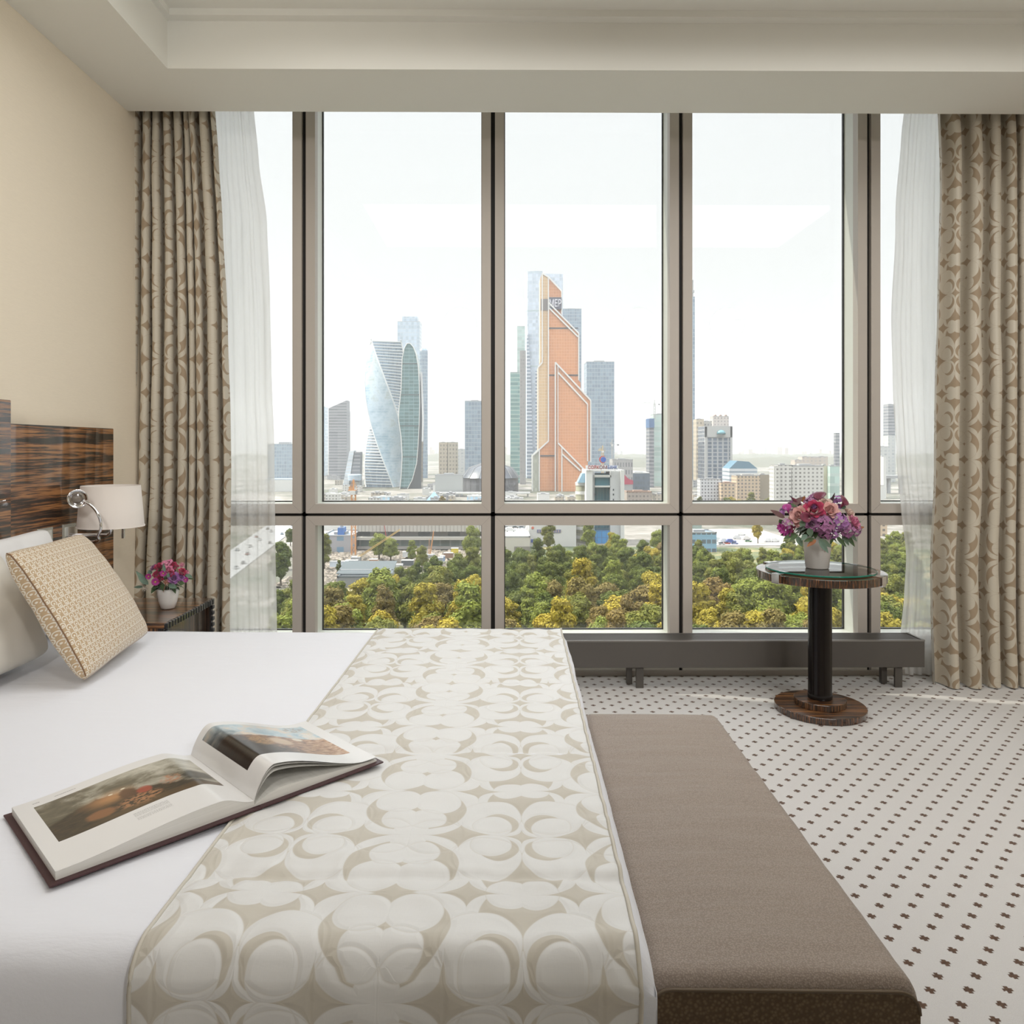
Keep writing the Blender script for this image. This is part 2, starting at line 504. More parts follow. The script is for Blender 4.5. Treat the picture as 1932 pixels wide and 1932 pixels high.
# ============================================================ trench radiator box on legs
rb = thing('radiator', 'long dark bronze metal radiator box on short legs under the window', 'radiator', (1.0, 4.06, 0))
xr = atY(1745, 1212, 3.98).x; xl_ = -1.0
mb = MB(); mb.box(xl_ - 1, xr - 1, -.08, .078, .118, .257); mb.build('casing', M_bronze, rb, bevel=.003)
mb = MB()
for k in range(14): mb.box(xl_ - .97, xr - 1.03, -.066 + k*.0098, -.0615 + k*.0098, .257, .2615)
mb.build('top_grille', M_bronze, rb)
mb = MB(); mb.box(xl_ - 1, xr - 1, -.082, -.074, .255, .263); mb.box(xl_ - 1, xr - 1, .072, .08, .255, .263); mb.box(xr - 1.012, xr - 1, -.08, .08, .255, .263)
mb.build('top_rim', plain('bronze_edge', (.26, .245, .23), .3, metal=.6), rb)
for q in (1202, 1690, 640):
    X = atY(q, 1280, 4.02).x - 1
    mb = MB(); mb.box(X - .006, X + .034, -.045, -.03, 0, .12); mb.box(X - .045, X - .015, .02, .05, 0, .12); mb.box(X - .05, X + .034, -.045, .05, .105, .12)
    mb.build('leg', M_bronze, rb, bevel=.002)

# ============================================================ curtains
def interp(tab, z):
    if z <= tab[0][0]: return tab[0][1]
    for (a, b), (c, d) in zip(tab, tab[1:]):
        if z <= c:
            t = (z - a) / (c - a); t = t*t*(3-2*t)*.5 + t*.5
            return b + (d - b)*t
    return tab[-1][1]
def drape(name, label, Y, left, right, ztop, zbot, folds, amp, mat, seed, cat='curtain', over=.22, nz=90, per=14, uvk=1.0, group=None):
    r = random.Random(seed)
    # a folded cross-section through the gathered cloth with uneven fold widths
    wds = [r.uniform(.65, 1.45) for _ in range(folds)]; tot = sum(wds)
    ams = [r.uniform(.6, 1.25) for _ in range(folds + 1)]
    dr_ = [r.uniform(-.35, .35) for _ in range(folds + 1)]
    pts = []; acc = 0
    for i, wd in enumerate(wds):
        for k in range(per):
            t = k / per
            pts.append((acc + wd*t, i + t))
        acc += wd
    pts.append((acc, folds))
    def cross(s, fi, z):
        zz = (z - zbot)/(ztop - zbot)
        i = min(int(fi), folds - 1); t = fi - i
        am = ams[i]*(1-t) + ams[i+1]*t
        wob = (dr_[i]*(1-t) + dr_[i+1]*t) * (mnoise.noise(Vector((fi*.35, z*1.1, seed))) )
        ph = 2*PI*fi + .5*mnoise.noise(Vector((seed*3.1, fi*.6, z*.9)))
        a = amp * am * (.75 + .35*(1-zz))
        y = a*math.sin(ph) + .012*mnoise.noise(Vector((fi*1.3, z*2.3, seed+9)))
        dx = over*a*math.sin(2*ph) * -1
        return s/tot, y, dx, wob
    rows = []
    for j in range(nz+1):
        z = zbot + (ztop - zbot)*j/nz
        xl, xr_ = interp(left, z), interp(right, z)
        row = []
        for s, fi in pts:
            q, y, dx, wob = cross(s, fi, z)
            edge = min(1, q*8, (1-q)*8)
            row.append(Vector((xl + (xr_-xl)*q + dx*edge + .02*wob*edge, Y + y, z)))
        rows.append(row)
    # cloth-length coordinate from the middle row
    mid = rows[nz//2]; L = [0]
    for a, b in zip(mid, mid[1:]): L.append(L[-1] + (Vector((a.x, a.y, 0)) - Vector((b.x, b.y, 0))).length)
    n = len(pts); mbb = MB(); base = Vector(((interp(left, zbot) + interp(right, zbot))/2, Y, zbot))
    vs = [p - base for row in rows for p in row]
    uvs = [(L[i]*uvk, rows[j][i].z) for j in range(nz+1) for i in range(n)]
    fs = [(j*n+i, j*n+i+1, (j+1)*n+i+1, (j+1)*n+i) for j in range(nz) for i in range(n-1)]
    mbb.add(vs, fs, uvs)
    o = mbb.build(name, mat, smooth=True, loc=base)
    return setp(o, label, cat, group)
def tabX(lst, Y):
    return sorted((atY(px, py, Y).z, atY(px, py, Y).x) for px, py in lst)
drape('patterned_curtain', 'gathered beige scroll-patterned curtain beside the bedside table and cream wall', 4.03,
      tabX([(246, 190), (242, 400), (238, 700), (232, 900), (224, 1080), (222, 1300)], 4.0),
      tabX([(402, 190), (410, 300), (418, 420), (426, 600), (432, 900), (429, 1190), (427, 1300)], 4.0),
      3.32, .015, 9, .058, M_curt, 3)
drape('patterned_curtain', 'gathered beige scroll-patterned curtain at the right edge, hanging to the carpet', 4.03,
      tabX([(1778, 190), (1782, 300), (1777, 700), (1774, 900), (1766, 1080), (1771, 1300)], 4.0),
      tabX([(2080, 190), (2090, 1300)], 4.0),
      3.32, .008, 9, .062, M_curt, 12)
drape('sheer_curtain', 'white sheer voile curtain next to the left patterned curtain', 4.185,
      tabX([(385, 190), (395, 1300)], 4.17),
      tabX([(476, 190), (486, 300), (502, 420), (508, 560), (511, 700), (516, 850), (518, 1000), (521, 1200), (522, 1300)], 4.17),
      3.32, .02, 6, .011, M_sheer, 21, over=.4)
drape('sheer_curtain', 'white sheer voile curtain next to the right patterned curtain', 4.185,
      tabX([(1710, 190), (1703, 260), (1692, 400), (1684, 600), (1686, 740), (1694, 860), (1703, 960), (1711, 1050), (1708, 1130), (1702, 1200), (1712, 1300)], 4.17),
      tabX([(1800, 190), (1815, 1300)], 4.17),
      3.32, .02, 6, .011, M_sheer, 34, over=.4)
# ============================================================ bed group (turned a touch against the room)
BA = -math.radians(1.24); BO = Vector((.225, 1.754, 0)); ZB = .56
cb, sb = math.cos(BA), math.sin(BA)
def bedw(x, y, z=0.0): return Vector((BO.x + x*cb - y*sb, BO.y + x*sb + y*cb, z))
def bedl(p):
    dx, dy = p.x - BO.x, p.y - BO.y
    return (dx*cb + dy*sb, -dx*sb + dy*cb)
YN, YF = -.685, 1.235
bed = thing('bed', 'king-size bed base and mattress made up with white linen and a patterned runner', 'bed', (BO.x, BO.y, 0), BA)
MB().box(-2.06, -.03, YN + .04, YF - .05, .02, .30).build('bed_base', M_bench_end, bed, bevel=.02)
MB().box(-2.06, -.035, YN + .035, YF - .045, .30, .535).build('mattress', M_pillow, bed, bevel=.04)

def sheetlike(x0, x1, y0, y1, z0, rad, drop, lift, nf, nx, ny, sides=('n', 'f', 'r')):
    """cloth lying over the bed: profile coordinate runs past the edges and turns down round the mattress edge"""
    def along(t, lo, hi, a_lo, a_hi):
        # t: arc coordinate; returns (pos, dz)
        if t < lo and a_lo:
            q = lo - t; arc = rad*PI/2
            if q < arc: return lo - rad*math.sin(q/rad), -(rad - rad*math.cos(q/rad))
            return lo - rad, -rad - (q - arc)
        if t > hi and a_hi:
            q = t - hi; arc = rad*PI/2
            if q < arc: return hi + rad*math.sin(q/rad), -(rad - rad*math.cos(q/rad))
            return hi + rad, -rad - (q - arc)
        return t, 0
    return along
def cloth_over(name, label, cat, mat, x0, x1, dropx, y0, y1, dropn, dropf, z0, rad, nf, seed, nx, ny, rightdrop=True, uvk=1):
    lo_x, hi_x = x0, x1 - rad
    lo_y, hi_y = y0 + rad, y1 - rad
    f = sheetlike(0, 0, 0, 0, 0, rad, 0, 0, 0, 0, 0)
    ex = x1 - rad + rad*PI/2 + dropx if rightdrop else x1
    ey0 = lo_y - rad*PI/2 - dropn; ey1 = hi_y + rad*PI/2 + dropf
    mbb = MB()
    def fn(a, b):
        s = x0 + (ex - x0)*a; t = ey0 + (ey1 - ey0)*b
        px_, dzx = f(s, -99, hi_x if rightdrop else 99, False, True)
        py_, dzy = f(t, lo_y, hi_y, True, True)
        dz = dzx + dzy if (dzx > -rad and dzy > -rad) else min(dzx, dzy)
        nz_ = nf(s, t)
        k = 1.0
        if dzy < -rad*.5: py_ += (-1 if t < lo_y else 1) * (nz_)   # outward ripple on the hanging part
        elif dzx < -rad*.5: px_ += nz_
        z = max(z0 + dz + (nz_ if dz > -rad*.5 else 0), .02)
        return (px_, py_, z)
    mbb.grid(fn, nx, ny, uvf=lambda a, b: (x0 + (ex-x0)*a, ey0 + (ey1-ey0)*b))
    o = mbb.build(name, mat, smooth=True, loc=(BO.x, BO.y, 0)); o.rotation_euler = (0, 0, BA)
    return setp(o, label, cat)
def nf_sheet(s, t):
    n = mnoise.noise(Vector((s*1.3, t*4.5, 1.3)))*.0045 + mnoise.noise(Vector((s*4, t*16, 5)))*.0016
    return n
cloth_over('duvet', 'smooth white duvet spread over the whole bed under the runner', 'duvet', M_sheet,
           -2.07, .012, .40, YN, YF, .42, .42, ZB, .05, nf_sheet, 1, 90, 130)
seams = [-.505, .016, .54, 1.13]
def nf_run(s, t):
    sm = 0
    for q in seams:
        qq = q + .006*mnoise.noise(Vector((s*4, q*7, 2)))
        sm -= .010*math.exp(-((t - qq)/.012)**2)
    puff = .006*mnoise.noise(Vector((s*9, t*9, 4))) + .0035*mnoise.noise(Vector((s*20, t*26, 8)))
    e_ = min(1, max(0, (s + .738)/.03))
    er = max(0, (s + .10)/.1)
    puff += er*.004*math.sin(t*75 + 3*mnoise.noise(Vector((t*6, 3, 1)))) if er > 0 else 0
    # small gathered creases along the stitched lines
    for q in seams: puff += .0035*math.exp(-((t-q)/.05)**2)*mnoise.noise(Vector((s*38, t*8, 6)))
    return (.0065 + sm*.7 + puff*.8)*e_*(1 if True else 1)
rn = cloth_over('bed_runner', 'quilted silver-beige scroll-patterned runner across the foot of the bed', 'bed runner', M_runner,
           -.738, -.012, 0.0, YN - .013, YF + .013, .33, .30, ZB + .003, .052, nf_run, 2, 150, 420, rightdrop=False)
# piped hem down both long sides of the runner
def hem(xpos):
    f = sheetlike(0, 0, 0, 0, 0, .052, 0, 0, 0, 0, 0)
    pts = []
    ya, yb = YN - .013 + .052, YF + .013 - .052
    t0, t1 = ya - .052*PI/2 - .33, yb + .052*PI/2 + .30
    for i in range(220):
        t = t0 + (t1-t0)*i/219
        px_, dz = (lambda q: q)(f(t, ya, yb, True, True))
        n_ = nf_run(xpos, t)
        pts.append((xpos, px_ + (0 if dz > -.026 else (-n_ if t < ya else n_)), max(ZB + .004 + dz + (n_ if dz > -.026 else 0), .02)))
    mbb = MB(); mbb.tube(pts, .0035, 6)
    return mbb.build('hem_piping', plain('hem_cord', (.60, .57, .50), .6), rn, smooth=True)
hem(-.014); hem(-.733)

# ---- bench at the foot
bench = thing('bench', 'long taupe upholstered bench at the foot of the bed', 'bench', tuple(bedw(.255, .13)), BA)
def puffbox(x0, x1, y0, y1, z0, z1, r_, name, mat, parent, wr=.002, seg=(26, 90)):
    mbb = MB()
    def fn(a, b):
        # over the top and down the two long sides
        L = [(x0, z0), (x0, z1-r_)] + [(x0 + r_ - r_*math.cos(q*PI/12), z1 - r_ + r_*math.sin(q*PI/12)) for q in range(1, 7)]
        L += [(x1 - r_ + r_*math.sin(q*PI/12), z1 - r_ + r_*math.cos(q*PI/12)) for q in range(0, 7)] + [(x1, z0)]
        return L
    L = fn(0, 0)
    # refine top
    P = []
    for i in range(len(L)-1):
        (xa, za), (xb, zb) = L[i], L[i+1]
        n_ = max(1, int(math.hypot(xb-xa, zb-za)/.02))
        for k in range(n_): P.append((xa + (xb-xa)*k/n_, za + (zb-za)*k/n_))
    P.append(L[-1]); n = len(P); ny = seg[1]; vs = []
    for j in range(ny+1):
        t = j/ny; y = y0 + (y1-y0)*t
        ed = 1 - max(0, 1 - min(t, 1-t)*(y1-y0)/r_)**2 if min(t, 1-t)*(y1-y0) < r_ else 1
        for (xx_, zz_) in P:
            top = max(0, (zz_ - z0)/(z1 - z0))
            zc = zz_ - (1-math.sqrt(max(ed, 0)))*r_*.9*top
            nn = mnoise.noise(Vector((xx_*3, y*14, 3)))*wr*1.3 + mnoise.noise(Vector((xx_*7, y*40, 7)))*wr*.5
            mid = 1 - ((xx_ - (x0+x1)/2)/((x1-x0)/2))**2
            vs.append((xx_, y, zc + nn*top + .008*mid*top*min(1, min(t, 1-t)*14)))
    fs = [(j*n+i, (j+1)*n+i, (j+1)*n+i+1, j*n+i+1) for j in range(ny) for i in range(n-1)]
    fs += [list(range(n))[::-1][::-1], [ny*n+i for i in range(n)][::-1]]
    mbb.add(vs, fs)
    return mbb.build(name, mat, parent, smooth=True)
pb = puffbox(-.225, .222, -.635, .635, .07, .40, .03, 'seat_cushion', M_bench, bench)
# darker end panels with a rounded outline and a welt
for sgn, yy in ((-1, -.6365), (1, .6365)):
    out = [(-.222, .07), (.219, .07), (.219, .35)] + [(.219-.035+.035*math.cos(q*PI/12), .352+.035*math.sin(q*PI/12)) for q in range(1, 7)] + \
          [(-.222+.035-.035*math.sin(q*PI/12), .352+.035*math.cos(q*PI/12)) for q in range(0, 7)]
    mbb = MB(); mbb.prism(out, yy - .003, yy + .003); mbb.build('end_panel', M_bench_end, bench)
    mbb = MB(); mbb.tube([(x_, yy + sgn*.003, z_) for x_, z_ in out[2:-1]], .0028, 6); mbb.build('welt', plain('dark_welt', (.12, .085, .05), .6), bench, smooth=True)
for sx in (-.19, .19):
    for sy in (-.58, .58):
        MB().box(sx-.022, sx+.022, sy-.022, sy+.022, 0, .075).build('leg', M_black, bench, bevel=.003)

# ============================================================ pillows and cushion
def pillow(name, label, cat, A, B, C, D, T, mat, seed=1, n=44, pinch=.06, size=None, seam=None, rnd_c=.09):
    """A-B bottom edge, D-C top edge (D above A)"""
    A, B, C, D = map(Vector, (A, B, C, D))
    cen = (A+B+C+D)/4
    nrm = (B-A).cross(D-A).normalized()
    W = (B-A).length; Hh = (D-A).length
    def surf(a, b, side):
        u, v = a*2-1, b*2-1; cn = 1 - rnd_c*(u*v)**4*1.0
        # sides bow inwards between the corners
        uu = u*(1 - pinch*(1 - v*v)*abs(u)**3); vv = v*(1 - pinch*(1 - u*u)*abs(v)**3); uu *= cn; vv *= cn
        P = (A*(1-uu)*(1-vv) + B*(1+uu)*(1-vv) + C*(1+uu)*(1+vv) + D*(1-uu)*(1+vv))/4
        t = max(0, (1-u**2))**.42 * max(0, (1-v**2))**.42
        # never sharper than a soft seam
        th = T*t*(.92 + .10*mnoise.noise(Vector((u*1.7, v*1.7, seed))))
        th += .007*mnoise.noise(Vector((u*4, v*4, seed+3)))*t + .004*abs(mnoise.noise(Vector((u*9, v*5, seed+5))))*(1-t*.5)*t
        return P + nrm*side*th - cen
    mbb = MB()
    mbb.grid(lambda a, b: surf(a, b, 1), n, n, uvf=lambda a, b: (a*W, b*Hh))
    mbb.grid(lambda a, b: surf(a, b, -1), n, n, uvf=lambda a, b: (a*W, b*Hh), flip=True)
    o = mbb.build(name, mat, smooth=True, loc=cen)
    import bmesh
    bm = bmesh.new(); bm.from_mesh(o.data); bmesh.ops.remove_doubles(bm, verts=bm.verts, dist=.0004); bm.to_mesh(o.data); bm.free()
    if seam:
        pts = []
        for (a, b) in seam: pts.append(surf(a, b, 1) + nrm*.0005)
        m2 = MB(); m2.tube(pts, .0022, 6); m2.build('seam_piping', plain('brown_piping', (.22, .12, .06), .6), o, smooth=True)
    return setp(o, label, cat)
cA = atY(158, 1292, 2.24); cB = atY(284, 1196, 2.80); cC = atY(152, 1003, 2.78); cD = atY(2, 1040, 2.22)
cA.z = max(cA.z, ZB + .012)
pillow('cushion', 'square beige cushion with a small ring pattern leaning in front of the pillows', 'cushion', cA, cB, cC, cD, .075, M_cushion, 5, pinch=.05, rnd_c=.05,
       seam=[(.012, 1-.98*k/40) for k in range(41)])
pillow('pillow', 'cream pillow propped behind the patterned cushion at the left edge', 'pillow', (-1.49, 1.93, .585), (-1.50, 2.56, .585), (-1.70, 2.50, 1.0), (-1.69, 1.96, 1.0), .085, M_cream, 8)
pillow('pillow', 'white pillow standing against the headboard, nearer the camera', 'pillow', (-1.70, 1.95, .58), (-1.71, 2.60, .58), (-1.80, 2.58, 1.03), (-1.79, 2.0, 1.02), .075, M_pillow, 9, rnd_c=.14)
pillow('pillow', 'white pillow standing against the headboard, peeking out behind the patterned cushion top', 'pillow', (-1.66, 2.42, .58), (-1.67, 2.98, .58), (-1.77, 2.98, .975), (-1.76, 2.45, .96), .055, M_pillow, 14)

# ============================================================ headboard
hb = thing('headboard', 'glossy dark striped ebony veneer headboard panelling on the left wall', 'headboard', (WX + .001, 2.3, 0))
y_t = atX(21, 755, -1.855).y; y_e = atX(214, 808, -1.87).y
z_t = atX(21, 755, -1.855).z; z_l = atX(120, 804, -1.87).z
MB().box(.0, .058, .2-2.3, y_t-2.3, .0, z_t).build('tall_panel', M_ebony_y, hb, bevel=.003)
MB().box(.0, .044, y_t-2.3 + .002, y_e-2.3, .0, z_l).build('side_panel', M_ebony_y, hb, bevel=.003)
# switch plates on the panel
def plate(p0, p1, lab):
    a = atX(p0[0], p0[1], -1.866); b = atX(p1[0], p1[1], -1.866)
    y0, y1 = a.y, b.y; zt = (a.z + atX(p1[0], p0[1], -1.866).z)/2; zb = (b.z + atX(p0[0], p1[1], -1.866).z)/2
    yc = (y0+y1)/2
    t = thing('switch_plate', lab, 'switch', (-1.8695, yc, zb))
    MB().box(0, .006, y0-yc, y1-yc, 0, zt-zb).build('frame_plate', plain('switch_steel', (.66, .67, .62), .22, metal=.6), t, bevel=.0015)
    MB().box(.0058, .0085, y0-yc+.012, y1-yc-.012, .012, zt-zb-.012).build('rocker', plain('switch_rocker', (.72, .73, .68), .3), t, bevel=.001)
plate((71, 996), (99, 1030), 'silver switch plate on the headboard, the one nearer the white pillows')
plate((118, 988), (143, 1016), 'silver switch plate on the headboard, the one nearer the wall lamp')

# wall lamp with white shade
LP = atY(209.5, 916, 3.30); LB = atY(209, 993, 3.30)
lamp = thing('wall_lamp', 'wall lamp with a white tapered drum shade above the bedside table', 'lamp', (LP.x, LP.y, 0))
zt, zb = LP.z, LB.z
mb = MB(); mb.lathe([(.132, zb), (.1175, zt), (.1155, zt), (.130, zb)], seg=64, cap=False); 
mb.lathe([(.1345, zb - .0015), (.1345, zb + .003), (.1318, zb + .003)], seg=64, cap=False); mb.build('lamp_shade', M_shade, lamp, smooth=True)
mb = MB(); mb.lathe([(.016, zb + .005), (.026, zb + .03), (.02, zb+.07), (.0, zb + .085)], seg=20); mb.build('bulb', plain('frosted_bulb', (.8, .78, .72), .4), lamp, smooth=True)
xw = -1.868 - LP.x
mb = MB()
mb.tube([(0, 0, zb + .01), (0, 0, zb - .018), (-.004, 0, zb - .03), (-.02, 0, zb - .038), (xw + .01, 0, zb - .038)], .0075, 12)
mb.lathe([(.018, zb-.004), (.018, zb+.006)], seg=24)
mb.build('arm', M_chrome, lamp, smooth=True)
MB().box(xw, xw + .014, -.035, .035, zb - .10, zb + .0).build('wall_plate', M_chrome, lamp, bevel=.002)
mb = MB(); mb.tube([(-.11, 0, zb+.05), (0, 0, zb+.01), (.11, 0, zb+.05)], .0016, 6); mb.tube([(0, -.11, zb+.05), (0, 0, zb+.01), (0, .11, zb+.05)], .0016, 6)
mb.build('shade_carrier', M_chrome, lamp)
MB().box(.048, .058, -.006, .006, zb - .052, zb - .008).build('pull_switch', M_steel, lamp, bevel=.001)

# reading light on a gooseneck
hd = atY(146, 941, 3.07)
rl = thing('reading_light', 'small chrome reading light on a curved gooseneck beside the lamp shade', 'reading light', (hd.x, hd.y, 0))
pts = [atX(172, 1030, -1.866)] + [atY(px, py, yy) for px, py, yy in ((178, 1022, 3.11), (185, 1010, 3.09), (190, 998, 3.08), (190, 985, 3.08), (186, 972, 3.07), (178, 960, 3.07), (168, 951, 3.07), (157, 945, 3.07))]
pts[0] = Vector((-1.866, 3.12, pts[1].z - .01))
off = Vector((hd.x, hd.y, 0))
# smooth the neck
sm = []
for i in range(len(pts)-1):
    p0, p1, p2, p3 = pts[max(i-1, 0)], pts[i], pts[i+1], pts[min(i+2, len(pts)-1)]
    for k in range(5):
        t = k/5
        sm.append(.5*((2*p1) + (p2-p0)*t + (2*p0-5*p1+4*p2-p3)*t*t + (3*p1-p0-3*p2+p3)*t**3) - off)
sm.append(pts[-1] - off)
MB().tube(sm, .0058, 12).build('gooseneck', M_chrome, rl, smooth=True)
face = (Vector((.25, -.1, H)) - hd).normalized()
q = Vector((0, 0, 1)).rotation_difference(face).to_matrix()
mb = MB(); mb.lathe([(.0, -.045), (.018, -.043), (.027, -.03), (.036, -.006), (.038, 0), (.034, -.001), (.026, -.012), (.018, -.018)], (0, 0, hd.z), 40, mat=q, cap=False); mb.build('lamp_head', M_chrome, rl, smooth=True)
mb = MB(); mb.lathe([(0, -.016), (.018, -.0155), (.018, -.022)], (0, 0, hd.z), 32, mat=q, cap=False); mb.build('lens', plain('smoked_lens', (.20, .17, .14), .15, coat=1.0), rl, smooth=True)
mb = MB(); mb.lathe([(.03, 0), (.03, .008), (.01, .012)], (-1.866 - hd.x, 3.12 - hd.y, pts[1].z - .01), 24, mat=Matrix.Rotation(PI/2, 3, 'Y')); mb.build('wall_rose', M_chrome, rl, smooth=True)

# ============================================================ nightstand
ns = thing('nightstand', 'dark glossy striped bedside table with black beaded edges', 'nightstand', (-1.62, 3.37, 0))
x0, x1, y0, y1, zt_ = -.248, .245, -.26, .26, .56
MB().box(x0, x1, y0, y1, zt_-.022, zt_).build('table_top', M_ebony_x, ns, bevel=.002)
mb = MB(); mb.box(x0, x1-.004, y0, y0+.02, .06, zt_-.022); mb.build('side_panel', M_ebony_z, ns)
mb = MB(); mb.box(x0, x1-.004, y1-.02, y1, .06, zt_-.022); mb.build('side_panel', M_ebony_d, ns)
MB().box(x0, x0+.015, y0+.02, y1-.02, .06, zt_-.022).build('back_panel', M_ebony_z, ns)
MB().box(x0, x1-.02, y0+.02, y1-.02, .06, .08).build('bottom_panel', M_ebony_z, ns)
dr_ = MB().box(x1-.045, x1-.022, y0+.024, y1-.024, .30, zt_-.026).build('drawer', M_ebony_d, ns, bevel=.002)
MB().tube([(x1-.022, -.05, .42), (x1-.008, -.05, .42), (x1-.008, .05, .42), (x1-.022, .05, .42)], .004, 8).build('handle', M_chrome, dr_, smooth=True)
mb = MB(); nb = 19
for k in range(nb):
    a = y0 + (y1-y0)*(k+.14)/nb; b = y0 + (y1-y0)*(k+.86)/nb
    mb.box(x1-.002, x1+.010, a, b, zt_-.028, zt_-.001)
mb.box(x1-.004, x1+.003, y0, y1, zt_-.026, zt_-.003)
mb.build('bead_trim', M_bead, ns, bevel=.003)
for yy in (y1-.02, y0):
    mb = MB()
    for k in range(17):
        z_ = .07 + k*.0275
        mb.box(x1-.004, x1+.010, yy, yy+.022, z_, z_+.019)
    mb.box(x1-.006, x1+.002, yy+.001, yy+.02, .06, zt_-.03)
    mb.build('bead_trim', M_bead, ns, bevel=.004)
mb = MB(); mb.box(x0+.02, x1-.04, y0+.03, y1-.03, 0, .06); mb.build('plinth', M_black, ns)

# ============================================================ round table
TC = atY(1547, 1331, 3.67)
TX, TY = TC.x, 3.67
tb = thing('side_table', 'round pedestal table of striped ebony veneer with a glass top by the window', 'table', (TX, TY, 0))
def veneer_ring(mb_, r, z0, z1): mb_.lathe([(0, z0), (r-.002, z0), (r, z0+.002), (r, z1-.002), (r-.002, z1), (0, z1)], seg=96)
M_rim = ebony('ebony_rim', 'z', .9, 1.9)
def rimmat(name):
    # striped round the rim: noise over the angle
    M = MT(name); o = M.coord('Object'); x, y, z = M.xyz(o)
    at = M.n('ShaderNodeMath'); at.operation = 'ARCTAN2'; M.l(y, at.inputs[0]); M.l(x, at.inputs[1]); ang = NX(M.nt, at.outputs[0])
    n1 = M.noise(M.vec(ang * 30, z * 6, 0.0), 1, 5, .7)
    M.col(M.ramp(n1, [(.38, (.012, .008, .006)), (.5, (.04, .02, .011)), (.58, (.17, .07, .028)), (.7, (.30, .14, .055))]))
    M.set(rough=.25, coat=1.0, coatr=.04); return M.m
M_rim = rimmat('ebony_rim_stripes')
mb = MB(); mb.lathe([(.209, 0), (.211, .002), (.211, .030), (.209, .032)], seg=96, cap=False); mb.add([(q_[0], q_[1], .032) for q_ in rcircle(.209, 96)], [list(range(96))], mi=1)
mb.build('base_disc', [M_rim, M_ebony_x], tb, smooth=False)
mb = MB(); mb.lathe([(.118, .032), (.12, .034), (.12, .060), (.118, .062)], seg=72, cap=False); mb.add([(q_[0], q_[1], .062) for q_ in rcircle(.118, 72)], [list(range(72))], mi=1)
mb.build('base_step', [M_rim, M_ebony_x], tb)
mb = MB(); mb.lathe([(.0555, .062), (.0565, .066), (.0565, .092), (.0545, .096), (.0545, .64), (.0545, .6450)], seg=64, cap=False); o_ = mb.build('column', M_black, tb, smooth=True)
ZTT = .6825
mb = MB(); mb.lathe([(.10, ZTT-.037), (.294, ZTT-.037), (.296, ZTT-.035), (.296, ZTT-.002), (.294, ZTT)], seg=96, cap=False)
mb.add([(q_[0], q_[1], ZTT) for q_ in rcircle(.294, 96)], [list(range(96))], mi=1); mb.add([(q_[0], q_[1], ZTT-.037) for q_ in rcircle(.294, 96)], [list(range(96))[::-1]], mi=1)
mb.build('table_top', [M_rim, M_ebony_x], tb)
mb = MB(); mb.lathe([(.2515, ZTT+.004), (.2525, ZTT+.005), (.2525, ZTT+.011), (.2515, ZTT+.012)], seg=96, cap=False)
gt = mb.build('glass_edge', M_gedge, tb, smooth=True)
mb = MB(); mb.add([(q_[0], q_[1], ZTT+.012) for q_ in rcircle(.2515, 96)], [list(range(96))]); mb.build('glass_top', M_tglass, tb)
for k, ang in enumerate((207, 312, 127, 27)):
    a = math.radians(ang); c_, s_ = math.cos(a), math.sin(a)
    rot = Matrix.Rotation(a, 3, 'Z')
    mbb = MB(); mbb.box(.238, .301, -.022, .022, ZTT+.001, ZTT+.0065); mbb.box(.2965, .3015, -.022, .022, ZTT-.040, ZTT+.0065); mbb.box(.262, .3015, -.022, .022, ZTT-.041, ZTT-.037)
    mbb.box(.238, .257, -.022, .022, ZTT+.0122, ZTT+.0135)
    mbb.v = [tuple(rot @ Vector(p)) for p in mbb.v]
    mbb.build('clip', M_chrome, tb, bevel=.001)

# ============================================================ open art book
G = bedw(0, 0)
P1 = atZ(99, 1671, ZB + .004); P3 = atZ(718, 1439, ZB + .0175); P4 = atZ(565, 1371, ZB + .0175)
ax = (P3 - P1); WB = ax.length; ax.normalize(); by = Vector((-ax.y, ax.x, 0)).normalized(); DB = (P4 - P3).dot(by); az = ax.cross(by)
ang = math.atan2(ax.y, ax.x)
ZBK = ZB + .0185
book = thing('open_book', 'large open art book with a dark maroon cover lying across the bed', 'book', tuple(P1))
book.rotation_euler = Matrix((ax, by, az)).transposed().to_euler()
gut = WB*.545
